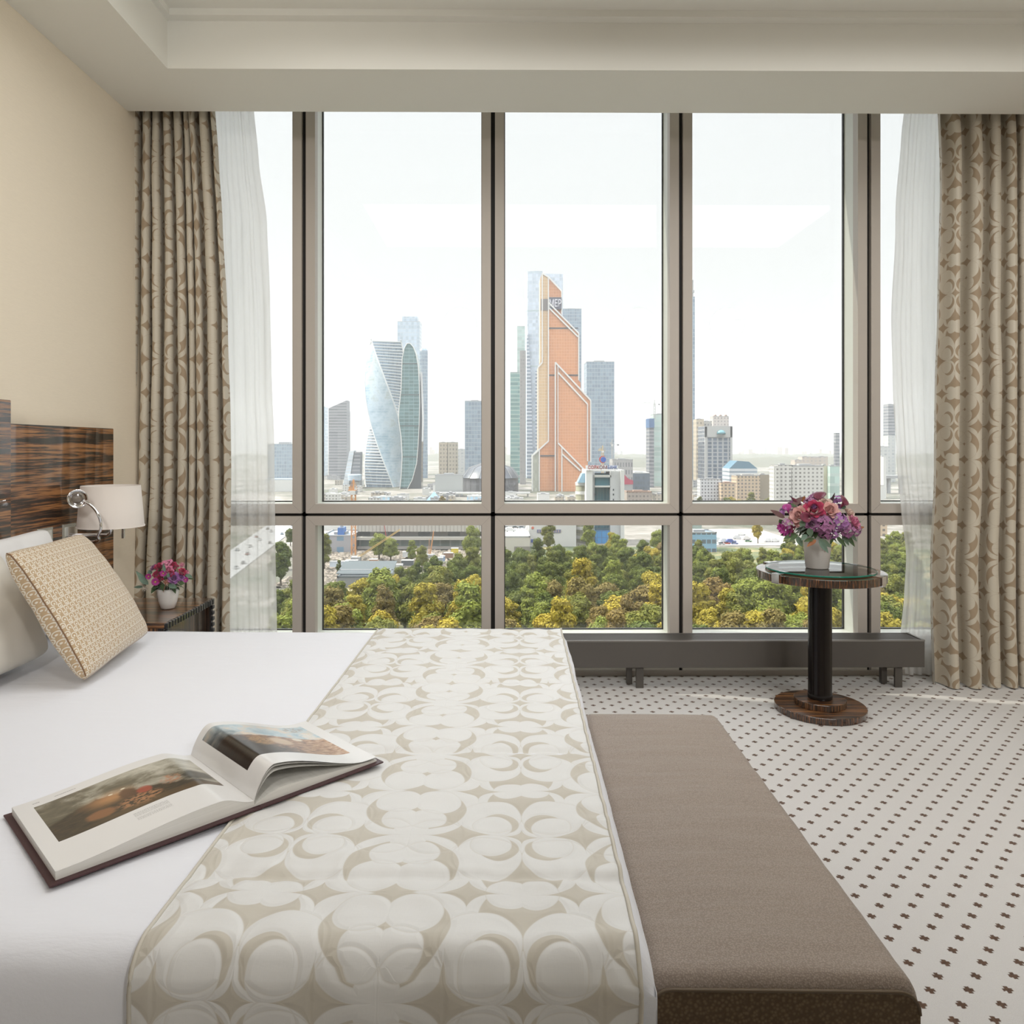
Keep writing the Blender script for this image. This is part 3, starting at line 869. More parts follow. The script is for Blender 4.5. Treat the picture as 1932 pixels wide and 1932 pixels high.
# -- page surface materials
def page_mat(name, pic, kind):
    M = MT(name); x, y, z = M.xyz(M.coord('UV'))
    u0, u1, v0, v1 = pic
    inside = x.step(u0-.001, u0+.001) * x.step(u1+.001, u1-.001) * y.step(v0-.001, v0+.001) * y.step(v1+.001, v1-.001)
    U = (x - u0) * (1/(u1-u0)); V = (y - v0) * (1/(v1-v0)); p = M.vec(U, V)
    nz = M.noise(p, 5, 6, .62, dist=.4); n2 = M.noise(p, 14, 4, .6, map=(1, 2.2, 1)); n3 = M.noise(p, 28, 3, .6)
    def blob(cx, cy, rx, ry, soft=.25):
        a = (U - cx) * (1/rx); b = (V - cy) * (1/ry)
        return ((a*a + b*b).sqrt() + (n2 - .5) * .9).step(1 + soft, 1 - soft)
    if kind == 'L':
        hill = V - (.62 + ((U - .30).abs() * -.75)) + (nz - .5) * .22
        sky = M.ramp(nz * .7 + V * .15 + U * .2, [(.30, (.045, .04, .025)), (.5, (.16, .145, .10)), (.62, (.42, .40, .33)), (.75, (.62, .60, .52))])
        land = M.ramp(n2, [(.3, (.010, .008, .005)), (.55, (.045, .032, .016)), (.75, (.10, .065, .030))])
        c = M.mix(hill.step(-.02, .03), land, sky)
        glow = (M.dist(p, (.37, .50)) + (nz-.5)*.1).step(.22, .0)
        c = M.mix(glow * .75, c, (.60, .30, .12))
        c = M.mix(blob(.27, .22, .085, .10) * .8, c, (.30, .13, .05))
        c = M.mix(blob(.50, .20, .13, .14) * (n3.step(.42, .55)) * .9, c, (.42, .20, .09))
        c = M.mix(blob(.47, .44, .055, .12) * .85, c, (.10, .045, .02))
        c = M.mix(blob(.56, .38, .045, .08) * .85, c, (.38, .06, .03))
        c = M.mix(blob(.74, .40, .07, .12) * n3.step(.4, .6), c, (.45, .22, .12))
        c = M.mix(blob(.90, .36, .10, .14) * .9, c, (.02, .018, .010))
        c = M.mix((M.dist(p, (.385, .575)) - .014).step(.004, -.004), c, (.8, .74, .6))
        c = M.mix((M.dist(p, (.465, .60)) - .014).step(.004, -.004), c, (.8, .74, .6))
        c = M.mix(blob(.72, .06, .5, .07) * .5, c, (.14, .08, .03))
    else:
        sky = M.ramp(nz, [(.35, (.34, .48, .56)), (.5, (.52, .62, .66)), (.62, (.72, .60, .48)), (.75, (.80, .74, .66))])
        land = M.ramp(n2 + U*.25, [(.35, (.018, .010, .006)), (.52, (.10, .04, .016)), (.66, (.36, .17, .065)), (.85, (.60, .40, .25))])
        hill = V - (.66 + (U * -.14)) + (nz - .5) * .16
        c = M.mix(hill.step(-.02, .03), land, sky)
        dk = (U * 1.15 + V * .55 + (nz - .5) * .5).step(.80, .36)
        c = M.mix(dk * .96, c, (.012, .008, .006))
        c = M.mix(blob(.50, .40, .10, .12) * .85, c, (.62, .46, .30))
        c = M.mix(blob(.32, .42, .10, .15) * n3.step(.4, .5) * .8, c, (.42, .24, .09))
        c = M.mix(blob(.72, .52, .05, .05), c, (.74, .66, .54))
        c = M.mix(blob(.90, .66, .07, .10) * n3.step(.35, .55), c, (.74, .70, .64))
        c = M.mix(blob(.86, .90, .10, .09) * n3.step(.42, .6) * .8, c, (.30, .22, .15))
    paper = (.80, .80, .80)
    # caption: rows of tiny grey dashes
    col_ = M.mix(inside, paper, c)
    if kind == 'L':
        rows = (y * 78).wrap(0, 1).lt(.42) * (M.noise(M.vec(x * 260, (y * 78).floor(), 0.0), 1, 1).gt(.47))
        reg = x.gt(.43) * x.lt(.61) * y.gt(.17) * y.lt(.28) * (((y - .215).abs()).gt(.006))
        hd_ = x.gt(.09) * x.lt(.125) * y.gt(.938) * y.lt(.949)
        hd2 = x.gt(.20) * x.lt(.31) * y.gt(.938) * y.lt(.947)
        t_ = (M.noise(M.vec(x * 300, y * 90, 0.0), 1, 1).gt(.42))
        col_ = M.mix((rows * reg) * .6, col_, (.12, .12, .12)); col_ = M.mix(((hd_ + hd2) * t_) * .55, col_, (.1, .1, .1))
    else:
        hd2 = x.gt(.62) * x.lt(.75) * y.gt(.955) * y.lt(.964); t_ = (M.noise(M.vec(x * 300, y * 90, 0.0), 1, 1).gt(.42))
        col_ = M.mix((hd2 * t_) * .35, col_, (.2, .2, .2))
    M.col(col_).set(rough=.28, coat=.35, coatr=.2, spec=.5)
    return M.m
M_pl = page_mat('left_page_print', (.085, .95, .32, .89), 'L')
M_pr = page_mat('right_page_print', (.055, .90, .20, .92), 'R')
def edges_mat():
    M = MT('page_edges'); x, y, z = M.xyz(M.coord('Object'))
    n_ = M.noise(M.vec(x * 1.5, y * 1.5, z * 900), 1, 3, .7)
    M.col(M.mix(n_, (.62, .61, .57), (.86, .85, .82))).set(rough=.7); return M.m
M_pe = edges_mat()
M_cov = plain('maroon_cover', (.055, .018, .022), .4)
def sstep(t): t = max(0, min(1, t)); return t*t*(3-2*t)
def hL(a):     # height of left page over the cover, a 0 (outer) .. 1 (gutter)
    return .0145 + .019*sstep(a/.75) - .022*sstep((a-.80)/.20)
def hR(a):     # a 0 (gutter) .. 1 (outer)
    rise = .060*math.sin(min(1, a/.16)*PI/2)**.8
    return .012 + (rise)*(1 - sstep((a-.10)/.80))**.85 - .003*a
def hRb(a):    # lower page block on the right
    return .003 + .022*math.sin(min(1, a/.25)*PI/2)*(1-a)
e0 = .006
# covers
mb = MB(); mb.box(-.006, gut - .006, -.006, DB + .006, .0, .0032); mb.build('left_cover', M_cov, book, bevel=.001)
mb = MB(); mb.box(gut + .008, WB + .004, -.006, DB + .006, .0, .0032); mb.build('right_cover', M_cov, book, bevel=.001)
mb = MB(); mb.box(gut - .007, gut + .010, -.006, DB + .006, -.0005, .0024); mb.build('spine', M_cov, book)
lw = gut - e0
def lp(a, z): return (e0 + lw*a, z)
mb = MB(); n = 60
mb.grid(lambda a, b: (e0 + lw*a, e0 + (DB-2*e0)*b, .0034 + hL(a)), n, 12)
mb.build('left_page', M_pl, book, smooth=True, solid=0)
mb = MB(); mb.prism([(e0 + lw*0, .0033)] + [(e0 + lw, .0033)] + [(e0 + lw*(1-k/n), .0031 + hL(1-k/n)) for k in range(n+1)], e0 + .0004, DB - e0 - .0004)
mb.build('left_page_block', M_pe, book)
rw = WB - .006 - gut
mb = MB(); mb.prism([(gut, .0033), (gut + rw, .0033)] + [(gut + rw*(1-k/n), .0033 + hRb(1-k/n)) for k in range(n+1)], e0, DB - e0)
mb.build('right_page_block', M_pe, book)
for k, fr_ in enumerate((.72, .90)):
    mb = MB(); mb.grid(lambda a, b: (gut + rw*a*(1-.004*k), e0 + (DB-2*e0)*b, .0036 + hRb(a)*(1-fr_) + (hR(a))*fr_), n, 4)
    mb.build('loose_page', M_pe, book, smooth=True)
mb = MB(); mb.grid(lambda a, b: (gut + rw*a, e0 + (DB-2*e0)*b, .0036 + hR(a)), n, 12)
mb.build('right_page', M_pr, book, smooth=True)
# ============================================================ flowers
def petalmat(name, c1, c2=None, sc=90):
    M = MT(name); n_ = M.noise(M.coord('Object'), sc, 3, .6)
    M.col(M.mix(n_.step(.3, .7), c1, c2 or tuple(q*.7 for q in c1))).set(rough=.55, sheen=.3); return M.m
P_pink = petalmat('petal_blush', (.80, .50, .46), (.70, .36, .34))
P_pale = petalmat('petal_pale', (.80, .64, .56), (.72, .52, .46))
P_crim = petalmat('petal_crimson', (.50, .03, .10), (.36, .02, .08))
P_mauv = petalmat('petal_mauve', (.42, .17, .34), (.28, .10, .24))
P_lila = petalmat('petal_lilac', (.42, .18, .44), (.30, .11, .34))
P_mage = petalmat('petal_magenta', (.42, .03, .24), (.30, .02, .20))
P_burg = petalmat('petal_burgundy', (.20, .012, .05), (.12, .01, .035))
P_rosy = petalmat('petal_rose', (.62, .14, .30), (.72, .30, .42))
P_dark = petalmat('spike_dark', (.05, .006, .018), (.03, .005, .012))
L_green = petalmat('leaf_green', (.065, .12, .035), (.04, .08, .03), 40)
L_sage = petalmat('leaf_sage', (.12, .19, .12), (.09, .14, .09), 40)
L_gray = petalmat('leaf_greyblue', (.10, .17, .125), (.14, .22, .16), 40)
L_rust = petalmat('leaf_rust', (.35, .13, .03), (.26, .09, .03), 40)
L_plum = petalmat('leaf_plum', (.16, .075, .075), (.12, .06, .06), 40)
M_stem = plain('stem_green', (.06, .10, .03), .6)

def frame_of(nrm):
    n_ = Vector(nrm).normalized(); up = Vector((0, 0, 1)) if abs(n_.z) < .9 else Vector((1, 0, 0))
    u = up.cross(n_).normalized(); v = n_.cross(u); return u, v, n_
def petal(mb_, c, u, v, n_, ang, r0, L_, W_, tilt, cup, nu=5, nv=4, ruff=0, seed=0):
    """petal starting r0 from the axis, leaning out by tilt (0 upright, 1 flat)"""
    d = u*math.cos(ang) + v*math.sin(ang); t_ = n_.cross(d)
    def fn(a, b):
        bb = b*2 - 1; wd = W_*math.sin(PI*min(1, .12 + a*.82))**.6
        out = r0 + L_*(tilt*a + (.35*a*a if tilt > .3 else -.1*a*a)*.6); hgt = L_*(1-tilt*.85)*a - L_*.25*max(0, a-.6)*tilt
        curl = cup*(bb*bb)*wd
        p = Vector(c) + d*(out - curl*.5) + t_*(bb*wd*(1-.2*abs(bb)*a)) + n_*(hgt + curl*.25)
        if ruff: p += n_*(ruff*L_*math.sin(bb*7 + seed)*a*a)
        return p
    mb_.grid(fn, nu, nv)
def rose(c, r, nrm, rnd, mb_, inner=None):
    u, v, n_ = frame_of(nrm)
    lay = [(3, .04, .95, .26, .02), (4, .13, .98, .36, .08), (5, .24, .98, .46, .20), (5, .34, .95, .56, .38), (6, .42, .86, .60, .62), (5, .46, .74, .56, .85)]
    for li, (k, r0, L_, W_, tl) in enumerate(lay):
        tgt = inner if (inner is not None and li < 2) else mb_
        for i in range(k):
            petal(tgt, Vector(c) - n_*r*.35, u, v, n_, 2*PI*i/k + li*.7 + rnd.uniform(-.15, .15), r0*r, L_*r, W_*r, tl, .5, ruff=.03, seed=i)
def daisy(c, r, nrm, rnd, mb_, ctr):
    u, v, n_ = frame_of(nrm)
    for li in range(2):
        for i in range(16): petal(mb_, c, u, v, n_, 2*PI*(i+.5*li)/16, r*.2, r*.8, r*.15, .8 - .2*li, .2, 3, 2)
    ctr.lathe([(r*.26, 0), (r*.22, r*.1), (0, r*.15)], c, 14, mat=Matrix((u, v, n_)).transposed())
def floret(c, r, nrm, rnd, mb_):
    u, v, n_ = frame_of(nrm); a0 = rnd.uniform(0, PI)
    for i in range(4): petal(mb_, c, u, v, n_, a0 + i*PI/2, .05*r, r*.85, r*.5, .8, .35, 3, 3)
def cluster(c, r, nrm, rnd, mb_, n_=26, fr=.30):
    u, v, w_ = frame_of(nrm)
    for i in range(n_):
        t = (i + .5)/n_; ph = i*2.39996; ct = 1 - t*1.15; st = math.sqrt(max(0, 1-ct*ct))
        d = (u*math.cos(ph) + v*math.sin(ph))*st + w_*ct
        floret(Vector(c) + d*r*rnd.uniform(.85, 1.0), r*fr, d + Vector([rnd.uniform(-.3, .3) for _ in range(3)]), rnd, mb_)
def leaf(mb_, a, d, L_, W_, droop=.25, nrm=None, fold=.18):
    a = Vector(a); d = Vector(d).normalized(); nz = Vector(nrm) if nrm is not None else Vector((0, 0, 1))
    s_ = d.cross(nz)
    if s_.length < .05: s_ = Vector((1, 0, 0))
    s_.normalize(); n_ = s_.cross(d).normalized()
    def fn(x_, y_):
        b = y_*2 - 1; wd = W_*math.sin(PI*x_**.8)**.9*.5 if 0 < x_ < 1 else 0
        return a + d*(L_*x_) + s_*(b*wd) - Vector((0, 0, 1))*(droop*L_*x_*x_) + n_*(abs(b)*wd*fold)
    mb_.grid(fn, 8, 4)
def callalily(c, r, nrm, ang, mb_):
    u, v, n_ = frame_of(nrm)
    def fn(a, b):
        th = ang + (b - .5)*2*PI*.92
        lip = 1 + .75*math.cos((b-.5)*2*PI)*a*a
        rr = r*(.12 + .62*a**1.6)*lip
        return Vector(c) + (u*math.cos(th) + v*math.sin(th))*rr + n_*(r*1.5*a - r*.45*a**3*(1.2 - math.cos((b-.5)*2*PI)))
    mb_.grid(fn, 10, 18)
def spike(mb_, c, d, L_, r, rnd):
    d = Vector(d).normalized(); u, v, n_ = frame_of(d)
    mb_.tube([Vector(c), Vector(c) + d*L_], .0012, 5)
    for i in range(46):
        t = i/46; ph = i*2.4; rr = r*(1 - t)**.7
        p = Vector(c) + d*(L_*(.08 + t*.92)) + (u*math.cos(ph) + v*math.sin(ph))*rr*.6
        k = rr*.55 + .0012
        mb_.add([p + Vector(q_)*k for q_ in ((1,0,0),(-1,0,0),(0,1,0),(0,-1,0),(0,0,1.3),(0,0,-1))], [(0,2,4),(2,1,4),(1,3,4),(3,0,4),(2,0,5),(1,2,5),(3,1,5),(0,3,5)])
TO_CAM = Vector((-.52, -.80, .30)).normalized()
# ---- big vase and bouquet on the round table
VX, VY = atY(1541, 1079, 3.67).x, 3.665; VZ = ZTT + .0125
vp = [(.0, 0), (.050, 0), (.0535, .003), (.0685, .158), (.0690, .160), (.0675, .161), (.066, .158), (.052, .012), (0, .012)]
vs_ = MB().lathe(vp, seg=64, cap=False).build('vase', M_white, smooth=True, loc=(VX, VY, VZ))
setp(vs_, 'matte white tapered vase on the glass top of the round table', 'vase')
bq = thing('flower_bouquet', 'large round bouquet of pink and purple flowers in the vase on the round table', 'flowers', (VX, VY, VZ + .135))
rf = random.Random(5)
def bp(px, py, dy=0.0):     # where a bloom sits inside the round bouquet
    p = atY(px, py, VY + dy) - Vector((VX, VY, VZ + .135)); return p
def blob_dir(p): return (Vector((p.x, p.y, p.z - .05)) + TO_CAM*.10).normalized()
def fl(name, mat, fn, **k):
    mbb = MB(); fn(mbb); return mbb.build(name, mat, bq, smooth=True, **k)
# moss / stems core
mb = MB()
for i in range(26):
    a = i*2.4; q_ = Vector((math.cos(a)*.05, math.sin(a)*.045, .03 + (i % 5)*.012)); mb.tube([Vector((q_.x*.3, q_.y*.3, -.10)), Vector((q_.x*.7, q_.y*.7, 0)), q_], .0022, 6)
mb.build('stem', M_stem, bq, smooth=True)['kind'] = 'stuff'
mb = MB(); 
for i in range(150):
    th = rf.uniform(0, 2*PI); ph = rf.uniform(-.15, 1.2); d = Vector((math.cos(th)*math.cos(ph), math.sin(th)*math.cos(ph), math.sin(ph)))
    leaf(mb, Vector((d.x*.055, d.y*.05, .05 + d.z*.035)), d + Vector((0, 0, -.25)), rf.uniform(.05, .075), rf.uniform(.022, .032), rf.uniform(.1, .4))
o_ = mb.build('foliage', L_green, bq, smooth=True); o_['kind'] = 'stuff'
BL = [  # px, py, depth offset, radius, kind
 (1508, 973, -.075, .047, 'rose', P_pink), (1566, 962, -.075, .043, 'rose', P_pink), (1556, 951, -.03, .040, 'rose', P_pale),
 (1613, 985, -.055, .034, 'rose', P_rosy), (1604, 968, -.02, .030, 'rose', P_pale), (1532, 988, -.12, .030, 'rose', P_mauv)]
for px_, py_, dy, r_, kd, mt in BL:
    p = bp(px_, py_, dy); mbb = MB(); rose(p, r_, blob_dir(p), rf, mbb); mbb.build('rose', mt, bq, smooth=True)
p = bp(1536, 960, -.095); m1, m2 = MB(), MB(); rose(p, .046, blob_dir(p) + Vector((0, -.3, .3)), rf, m1, m2); ro = m1.build('rose', P_crim, bq, smooth=True); m2.build('rose_centre', P_lila, ro, smooth=True)
for px_, py_, dy, r_, mt, nn in ((1553, 990, -.105, .042, P_mauv, 30), (1584, 985, -.095, .036, P_lila, 26), (1558, 1003, -.10, .032, P_mauv, 22), (1570, 1006, -.09, .026, P_lila, 16),
        (1597, 1000, -.07, .034, P_mauv, 24), (1528, 950, -.04, .026, P_mauv, 20), (1486, 990, -.06, .026, P_mauv, 18), (1612, 1000, -.03, .03, P_mauv, 18),
        (1500, 955, .03, .03, P_mauv, 18), (1580, 950, .04, .035, P_lila, 18), (1540, 945, .06, .035, P_mauv, 18)):
    p = bp(px_, py_, dy); mbb = MB(); cluster(p, r_*1.05, blob_dir(p), rf, mbb, int(nn*.75), .46); mbb.build('hydrangea', mt, bq, smooth=True)
for px_, py_, dy, r_, mt in ((1482, 1000, -.07, .032, P_mage), (1490, 1006, -.08, .024, P_mage), (1475, 995, -.05, .024, P_mage), (1497, 998, -.08, .022, P_burg)):
    p = bp(px_, py_, dy); mbb = MB(); u, v, n_ = frame_of(blob_dir(p))
    for i in range(9): petal(mbb, p, u, v, n_, 2*PI*i/9, .003, r_, r_*.34, .62 if i % 2 else .4, .4)
    mbb.build('alstroemeria', mt, bq, smooth=True)
for px_, py_, dy, r_, nr, an, mt in ((1545, 950, .0, .036, (-.1, -.1, 1), 2.4, P_burg), (1586, 957, -.03, .034, (.55, -.25, .7), .6, P_burg), (1527, 978, -.12, .030, (-.35, -.75, .3), 3.4, P_burg), (1488, 968, -.05, .026, (-.3, -.2, 1), 3., P_mage), (1480, 972, -.04, .022, (-.5, -.2, .8), 2., P_lila)):
    p = bp(px_, py_, dy); mbb = MB(); callalily(p, r_, nr, an, mbb); mbb.build('calla_lily', mt, bq, smooth=True, solid=.0008)
mbb = MB(); spike(mbb, bp(1513, 958, 0), (-.62, 0, .62), .085, .009, rf); mbb.build('flower_spike', P_dark, bq)
mbb = MB(); spike(mbb, bp(1567, 951, 0), (.35, 0, .9), .058, .009, rf); mbb.build('flower_spike', P_dark, bq)
mbb = MB(); spike(mbb, bp(1505, 950, -.01), (-.4, 0, .4), .04, .012, rf); mbb.build('flower_spike', P_burg, bq)
LV = [ # start px,py, end px,py, depth0, depth1, width, mat
 (1481, 977, 1453, 962, -.05, -.06, .026, L_plum), (1495, 955, 1515, 937, -.02, -.02, .030, L_plum), (1515, 948, 1518, 936, .0, .0, .026, L_rust),
 (1502, 1006, 1478, 1017, -.08, -.10, .024, L_green), (1506, 1008, 1490, 1021, -.09, -.11, .020, L_green), (1500, 1005, 1472, 1010, -.06, -.07, .030, L_green),
 (1504, 1012, 1514, 1032, -.12, -.13, .028, L_sage), (1522, 1008, 1512, 1020, -.12, -.14, .024, L_gray), (1527, 996, 1530, 1013, -.13, -.135, .030, L_sage),
 (1537, 1016, 1516, 1022, -.12, -.14, .022, L_green), (1540, 1018, 1522, 1032, -.13, -.145, .022, L_rust), (1545, 1018, 1563, 1044, -.12, -.14, .026, L_gray),
 (1546, 1016, 1570, 1034, -.12, -.13, .024, L_sage), (1572, 1014, 1566, 1028, -.10, -.11, .014, L_green), (1578, 1012, 1597, 1032, -.09, -.10, .020, L_green),
 (1590, 1008, 1602, 1030, -.07, -.08, .020, L_sage), (1595, 1005, 1613, 1032, -.06, -.07, .022, L_green), (1602, 1004, 1617, 1022, -.05, -.06, .018, L_sage),
 (1612, 994, 1624, 983, -.02, -.02, .018, L_sage), (1616, 998, 1631, 994, -.02, -.02, .018, L_rust), (1608, 1000, 1622, 1003, -.04, -.04, .020, L_burg if False else L_plum),
 (1478, 968, 1473, 960, -.03, -.03, .030, L_green), (1500, 952, 1494, 956, -.03, -.04, .03, L_green), (1476, 988, 1470, 980, -.03, -.03, .024, L_green),
 (1508, 985, 1520, 992, -.12, -.13, .03, L_sage), (1570, 990, 1576, 996, -.10, -.11, .024, L_green), (1588, 960, 1596, 955, -.03, -.03, .02, L_sage), (1603, 1004, 1608, 1012, -.05, -.06, .03, L_green)]
for a0, b0, a1, b1, d0, d1, wd, mt in LV:
    A_ = bp(a0, b0, d0); B_ = bp(a1, b1, d1); mbb = MB()
    leaf(mbb, A_, B_ - A_, (B_-A_).length*1.0, wd, 0, nrm=Vector((-.45, -.75, .45))); mbb.build('leaf', mt, bq, smooth=True)
# hanging tassel of tiny red dots over the vase front
mbb = MB()
for i in range(34):
    p = bp(1540 + rf.uniform(-1, 1) + i*.16, 1018 + i*.62, -.0) ; p = Vector((p.x + rf.uniform(-.007, .007), -.072 - .0 + .012*(i/34), p.z + rf.uniform(-.003, .003)))
    k = .0016; mbb.add([p + Vector(q_)*k for q_ in ((1,0,0),(-1,0,0),(0,1,0),(0,-1,0),(0,0,1),(0,0,-1))], [(0,2,4),(2,1,4),(1,3,4),(3,0,4),(2,0,5),(1,2,5),(3,1,5),(0,3,5)])
mbb.build('hanging_berries', plain('berry_red', (.42, .10, .07), .4), bq)['kind'] = 'stuff'

# ---- small vase and posy on the nightstand
SY_ = 3.39; sp0 = atY(317, 1147, SY_); SX_ = sp0.x
vp = [(0, 0), (.022, 0), (.030, .004), (.040, .035), (.0455, .070), (.0465, .090), (.0450, .0905), (.043, .07), (.036, .03), (0, .012)]
v2 = MB().lathe(vp, seg=56, cap=False).build('vase', M_white, smooth=True, loc=(SX_, SY_, .561))
setp(v2, 'small rounded white vase on the bedside table', 'vase')
bq = thing('flower_bouquet', 'small posy of red and lilac flowers in the vase on the bedside table', 'flowers', (SX_, SY_, .561 + .075))
def sp_(px, py, dy=0): return atY(px, py, SY_ + dy) - Vector((SX_, SY_, .636))
TO_CAM = Vector((.38, -.88, .28)).normalized()
mb = MB()
for i in range(70):
    th = rf.uniform(0, 2*PI); ph = rf.uniform(-.1, 1.2); d = Vector((math.cos(th)*math.cos(ph), math.sin(th)*math.cos(ph), math.sin(ph)))
    leaf(mb, Vector((d.x*.03, d.y*.03, .025 + d.z*.02)), d + Vector((0, 0, -.2)), rf.uniform(.03, .05), rf.uniform(.014, .022), rf.uniform(.1, .4))
mb.build('foliage', L_green, bq, smooth=True)['kind'] = 'stuff'
mb = MB()
for i in range(12):
    a = i*2.4; mb.tube([(0, 0, -.055), (math.cos(a)*.012, math.sin(a)*.012, 0), (math.cos(a)*.03, math.sin(a)*.03, .035)], .0016, 5)
mb.build('stem', M_stem, bq)['kind'] = 'stuff'
for px_, py_, dy, r_, mt in ((328, 1090, -.05, .0260, P_lila), (341, 1089, -.03, .019, P_lila), (300, 1068, -.03, .020, P_crim), (318, 1074, -.045, .020, P_rosy), (326, 1066, -.01, .022, P_crim), (322, 1081, -.05, .015, P_crim), (301, 1091, -.05, .016, P_crim), (345, 1078, -.02, .017, P_crim), (291, 1070, -.02, .018, P_mauv), (294, 1083, -.04, .015, P_crim)):
    p = sp_(px_, py_, dy); mbb = MB(); rose(p, r_, (Vector((p.x, p.y, p.z - .02)) + TO_CAM*.05), rf, mbb); mbb.build('rose', mt, bq, smooth=True)
for px_, py_, dy, r_ in ((312, 1064, -.03, .022), (320, 1062, -.01, .020), (352, 1080, .0, .014)):
    p = sp_(px_, py_, dy); mbb = MB(); cluster(p, r_*.7, (Vector((p.x, p.y, p.z)) + TO_CAM*.04), rf, mbb, 14, .5); mbb.build('carnation', P_rosy, bq, smooth=True)
M_yel = plain('daisy_centre', (.45, .32, .10), .7)
for px_, py_, dy, r_ in ((293, 1098, -.06, .0185), (308, 1082, -.06, .0155), (280, 1088, -.03, .014), (350, 1094, -.02, .013)):
    p = sp_(px_, py_, dy); m1, m2 = MB(), MB(); daisy(p, r_, TO_CAM, rf, m1, m2); da = m1.build('daisy', P_mage, bq, smooth=True); m2.build('daisy_centre', M_yel, da, smooth=True)
for a0, b0, a1, b1, d0, d1, wd, mt in ((277, 1100, 256, 1077, -.02, -.02, .020, L_gray), (280, 1103, 260, 1087, -.03, -.03, .024, L_gray), (270, 1107, 252, 1108, -.02, -.02, .013, L_gray), (284, 1084, 281, 1075, -.02, -.02, .020, L_gray),
        (311, 1079, 308, 1063, -.06, -.06, .013, L_gray), (318, 1090, 317, 1080, -.07, -.07, .012, L_gray), (350, 1084, 364, 1090, -.01, -.01, .016, L_gray), (352, 1091, 368, 1093, .0, .0, .006, L_green),
        (318, 1102, 333, 1110, -.06, -.07, .024, L_gray), (312, 1104, 302, 1110, -.06, -.06, .024, L_green), (293, 1106, 285, 1120, -.04, -.05, .016, L_green), (298, 1105, 286, 1112, -.05, -.05, .018, L_green), (338, 1100, 348, 1101, -.04, -.04, .02, L_green), (333, 1104, 326, 1113, -.06, -.07, .016, L_green)):
    A_ = sp_(a0, b0, d0); B_ = sp_(a1, b1, d1); mbb = MB(); leaf(mbb, A_, B_ - A_, (B_-A_).length, wd, 0, nrm=Vector((.3, -.85, .4))); mbb.build('leaf', mt, bq, smooth=True)
for (px_, py_, mt, dy) in ((274, 1110, plain('seedhead_cream', (.62, .56, .48), .6), -.03), (314, 1098, plain('seedhead_coral', (.50, .22, .16), .6), -.07), (343, 1066, P_rosy, 0.)):
    p = sp_(px_, py_, dy); mbb = MB()
    for i in range(26):
        ph = i*2.4; ct = 1 - 2*(i+.5)/26; st = math.sqrt(1-ct*ct); d = Vector((st*math.cos(ph), st*math.sin(ph), ct))
        mbb.tube([p, p + d*.013], [.0004, .0013], 5)
    mbb.tube([p, Vector((p.x*.4, p.y, .01))], .0009, 5)
    mbb.build('seed_head', mt, bq)
# ============================================================ outside: the city seen through the glass
GZ = -60.0
_plain = plain
def plain(name, c, rough=0.5, **k): return _plain(name, tuple(q*.76 for q in c), rough, **k)
def gnd():
    M = MT('city_ground'); o = M.coord('Object')
    n1 = M.noise(o, .012, 5, .6); n2 = M.noise(o, .06, 4, .6)
    c = M.ramp(n1 * .6 + n2 * .4, [(.36, (.03, .042, .018)), (.47, (.085, .08, .06)), (.53, (.15, .135, .115)), (.64, (.24, .22, .20))])
    M.col(c).set(rough=.95); return M.m
o = MB().add([(-4500, 60, GZ), (5500, 60, GZ), (5500, 9000, GZ), (-4500, 9000, GZ)], [(0,1,2,3)]).build('ground', gnd()); o['kind'] = 'structure'
M_park = MT('park_floor'); nn_ = M_park.noise(M_park.coord('Object'), .08, 5, .6)
M_park.col(M_park.ramp(nn_, [(.35, (.03, .045, .018)), (.5, (.07, .085, .03)), (.68, (.22, .17, .08))])).set(rough=.95)
o = MB().add([(-75, 120, GZ + .25), (330, 120, GZ + .25), (420, 440, GZ + .25), (-2, 470, GZ + .25), (-78, 320, GZ + .25)], [(0,1,2,3,4)]).build('park_lawn', M_park.m)
setp(o, 'grass and path floor of the park under the trees', 'lawn', kind='structure')

def fac(name, wall, win, fh=4.0, bw=3.0, hr=.55, wr=.6, rough=.35, vn=.12, metal=0.0, band=None):
    """facade: window rows on a wall colour, laid out in metres"""
    wall = tuple(q*.76 for q in wall); win = tuple(q*.76 for q in win)
    M = MT(name); o = M.coord('Object'); x, y, z = M.xyz(o)
    rz = (z * (1/fh)).wrap(0, 1); rx = ((x + y) * (1/bw)).wrap(0, 1)
    m = rz.lt(hr) * rx.lt(wr) if wr < 1 else rz.lt(hr)
    cell = M.vec(((x + y) * (1/bw)).floor(), (z * (1/fh)).floor(), 0.0)
    wn_ = M.n('ShaderNodeTexWhiteNoise'); wn_.noise_dimensions = '3D'; M.l(cell, wn_.inputs['Vector']); v = NX(M.nt, wn_.outputs['Value'])
    winc = M.mix(v * vn * 4, win, tuple(min(1, q*1.9+.04) for q in win))
    c = M.mix(m, wall, winc)
    if band:
        bf, bwid, bc = band; c = M.mix((z * (1/bf)).wrap(0, 1).lt(bwid), c, bc)
    M.col(c).set(rough=m * (-(.7 - rough)) + .7, metal=metal, spec=.5); return M.m
